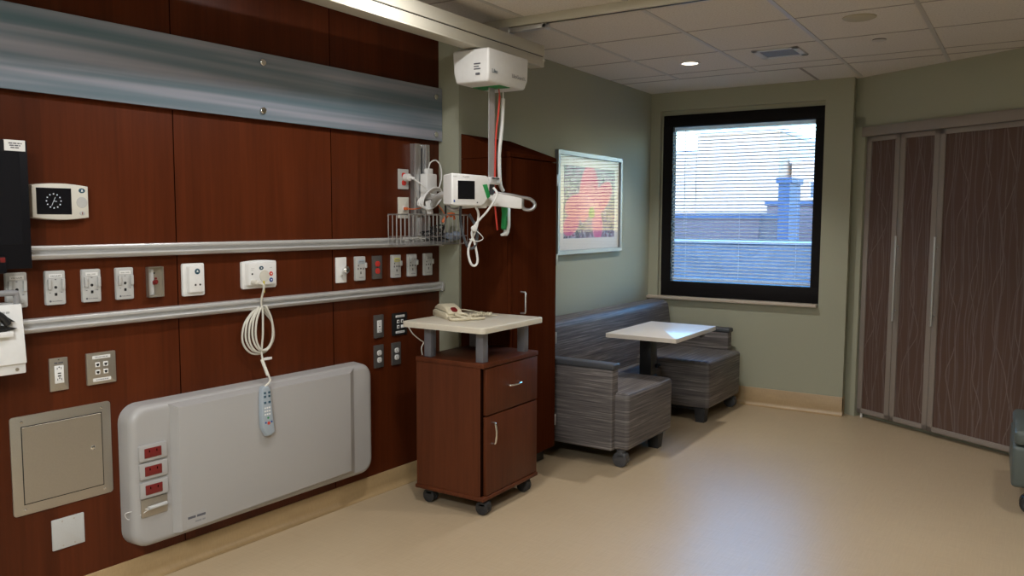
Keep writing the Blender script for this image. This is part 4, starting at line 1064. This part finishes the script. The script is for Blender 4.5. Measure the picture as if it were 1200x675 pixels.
sp2 = thing('sprinkler_cap', 'small flat sprinkler cap in ceiling tile near closet', 'sprinkler', (-.842, 5.37, CEIL))
B().lathe([(.042, -.004), (.042, -.006), (0, -.0065)], (0, 0, 0), 'Z', 28).build('cap', 'grid', sp2)
B().lathe([(.038, 0), (.038, -.004), (0, -.004)], (0, 0, 0), 'Z', 24).build('gap_ring', 'seam', sp2)

def can(x, y, label, watts, col=(1., .955, .89), wide=False):
    t = thing('recessed_downlight', label, 'downlight', (x, y, CEIL), 0, 'recessed ceiling downlights')
    B().lathe([(.070, -.0005), (.072, -.006), (.056, -.006), (.054, -.001)], (0, 0, 0), 'Z', 32).build('trim_ring', 'white', t)
    B().lathe([(.055, -.0012), (.055, -.0022), (0, -.0032)], (0, 0, 0), 'Z', 28).build('lens', 'lamp', t)
    l = bpy.data.lights.new('downlight_lamp', 'SPOT'); l.spot_size = math.radians(120); l.spot_blend = .6; l.shadow_soft_size = .055; l.energy = watts; l.color = col
    if wide:
        bpy.data.lights.remove(l); l = bpy.data.lights.new('downlight_lamp', 'AREA'); l.shape = 'DISK'; l.size = .11; l.energy = watts; l.color = col
    o = bpy.data.objects.new('downlight_lamp', l); C.objects.link(o); o.parent = t; o.location = (0, 0, -.012)
    return t
can(-2.065, 5.485, 'lit round downlight in ceiling tile above the table', 88)
can(-2.06, 2.72, 'lit round downlight above headboard, right of the pair', 13.5, (1., .98, .96), True)
can(-2.06, 1.72, 'lit round downlight above headboard, left of the pair', 8, (1., .98, .96), True)
can(-.85, 3.96, 'lit round downlight above room middle, nearest the cabinet', 62)
can(-.85, 1.90, 'lit round downlight above the bed space before the camera', 28)
can(.36, 3.96, 'added unseen downlight over open floor near the closet', 56)  # added lamp, out of view, brightens the floor at right
lt_ = thing('added_fill_panel', 'added fill light panel, unseen behind the camera', 'ceiling light', (-.85, -.35, CEIL))  # added panel, out of view, fills light on faces turned towards the camera
f = B()
for q in ((-.60, .60, .27, .30), (-.60, .60, -.30, -.27), (-.60, -.57, -.30, .30), (.57, .60, -.30, .30)): f.box(*q, -.010, -.0005, .002)
f.build('frame', 'white', lt_)
B().box(-.57, .57, -.27, .27, -.006, -.003).build('diffuser', 'lamp', lt_)
l = bpy.data.lights.new('fill_panel_lamp', 'AREA'); l.shape = 'RECTANGLE'; l.size = 1.1; l.size_y = .5; l.energy = 110; l.color = (.91, .96, 1.)
o = bpy.data.objects.new('fill_panel_lamp', l); C.objects.link(o); o.parent = lt_; o.location = (0, 0, -.02)

# ------------------------------------------------------------------ sky and sun
wd_ = bpy.data.worlds.new('sky'); bpy.context.scene.world = wd_; wd_.use_nodes = True
nt = wd_.node_tree; bg = nt.nodes['Background']
sky = nt.nodes.new('ShaderNodeTexSky'); sky.sky_type = 'NISHITA'; sky.sun_disc = False; sky.sun_elevation = math.radians(32); sky.sun_rotation = math.radians(160); sky.air_density = 1.0; sky.dust_density = .3
hs = nt.nodes.new('ShaderNodeHueSaturation'); hs.inputs['Saturation'].default_value = 1.5
nt.links.new(sky.outputs[0], hs.inputs['Color']); nt.links.new(hs.outputs[0], bg.inputs['Color']); bg.inputs['Strength'].default_value = 1.3
sl_ = bpy.data.lights.new('sun', 'SUN'); sl_.energy = 2.4; sl_.angle = math.radians(.6); sl_.color = (1, .86, .68)
so = bpy.data.objects.new('sun', sl_); C.objects.link(so)
so.rotation_euler = Vector((-.35, 1, -.22)).to_track_quat('-Z', 'Y').to_euler(); so.location = (0, -5, 12)

vs3 = bpy.context.scene.view_settings
vs3.view_transform = 'Standard'; vs3.look = 'None'; vs3.gamma = 1; vs3.use_curve_mapping = False; vs3.exposure = 0.
bpy.context.scene.display_settings.display_device = 'sRGB'
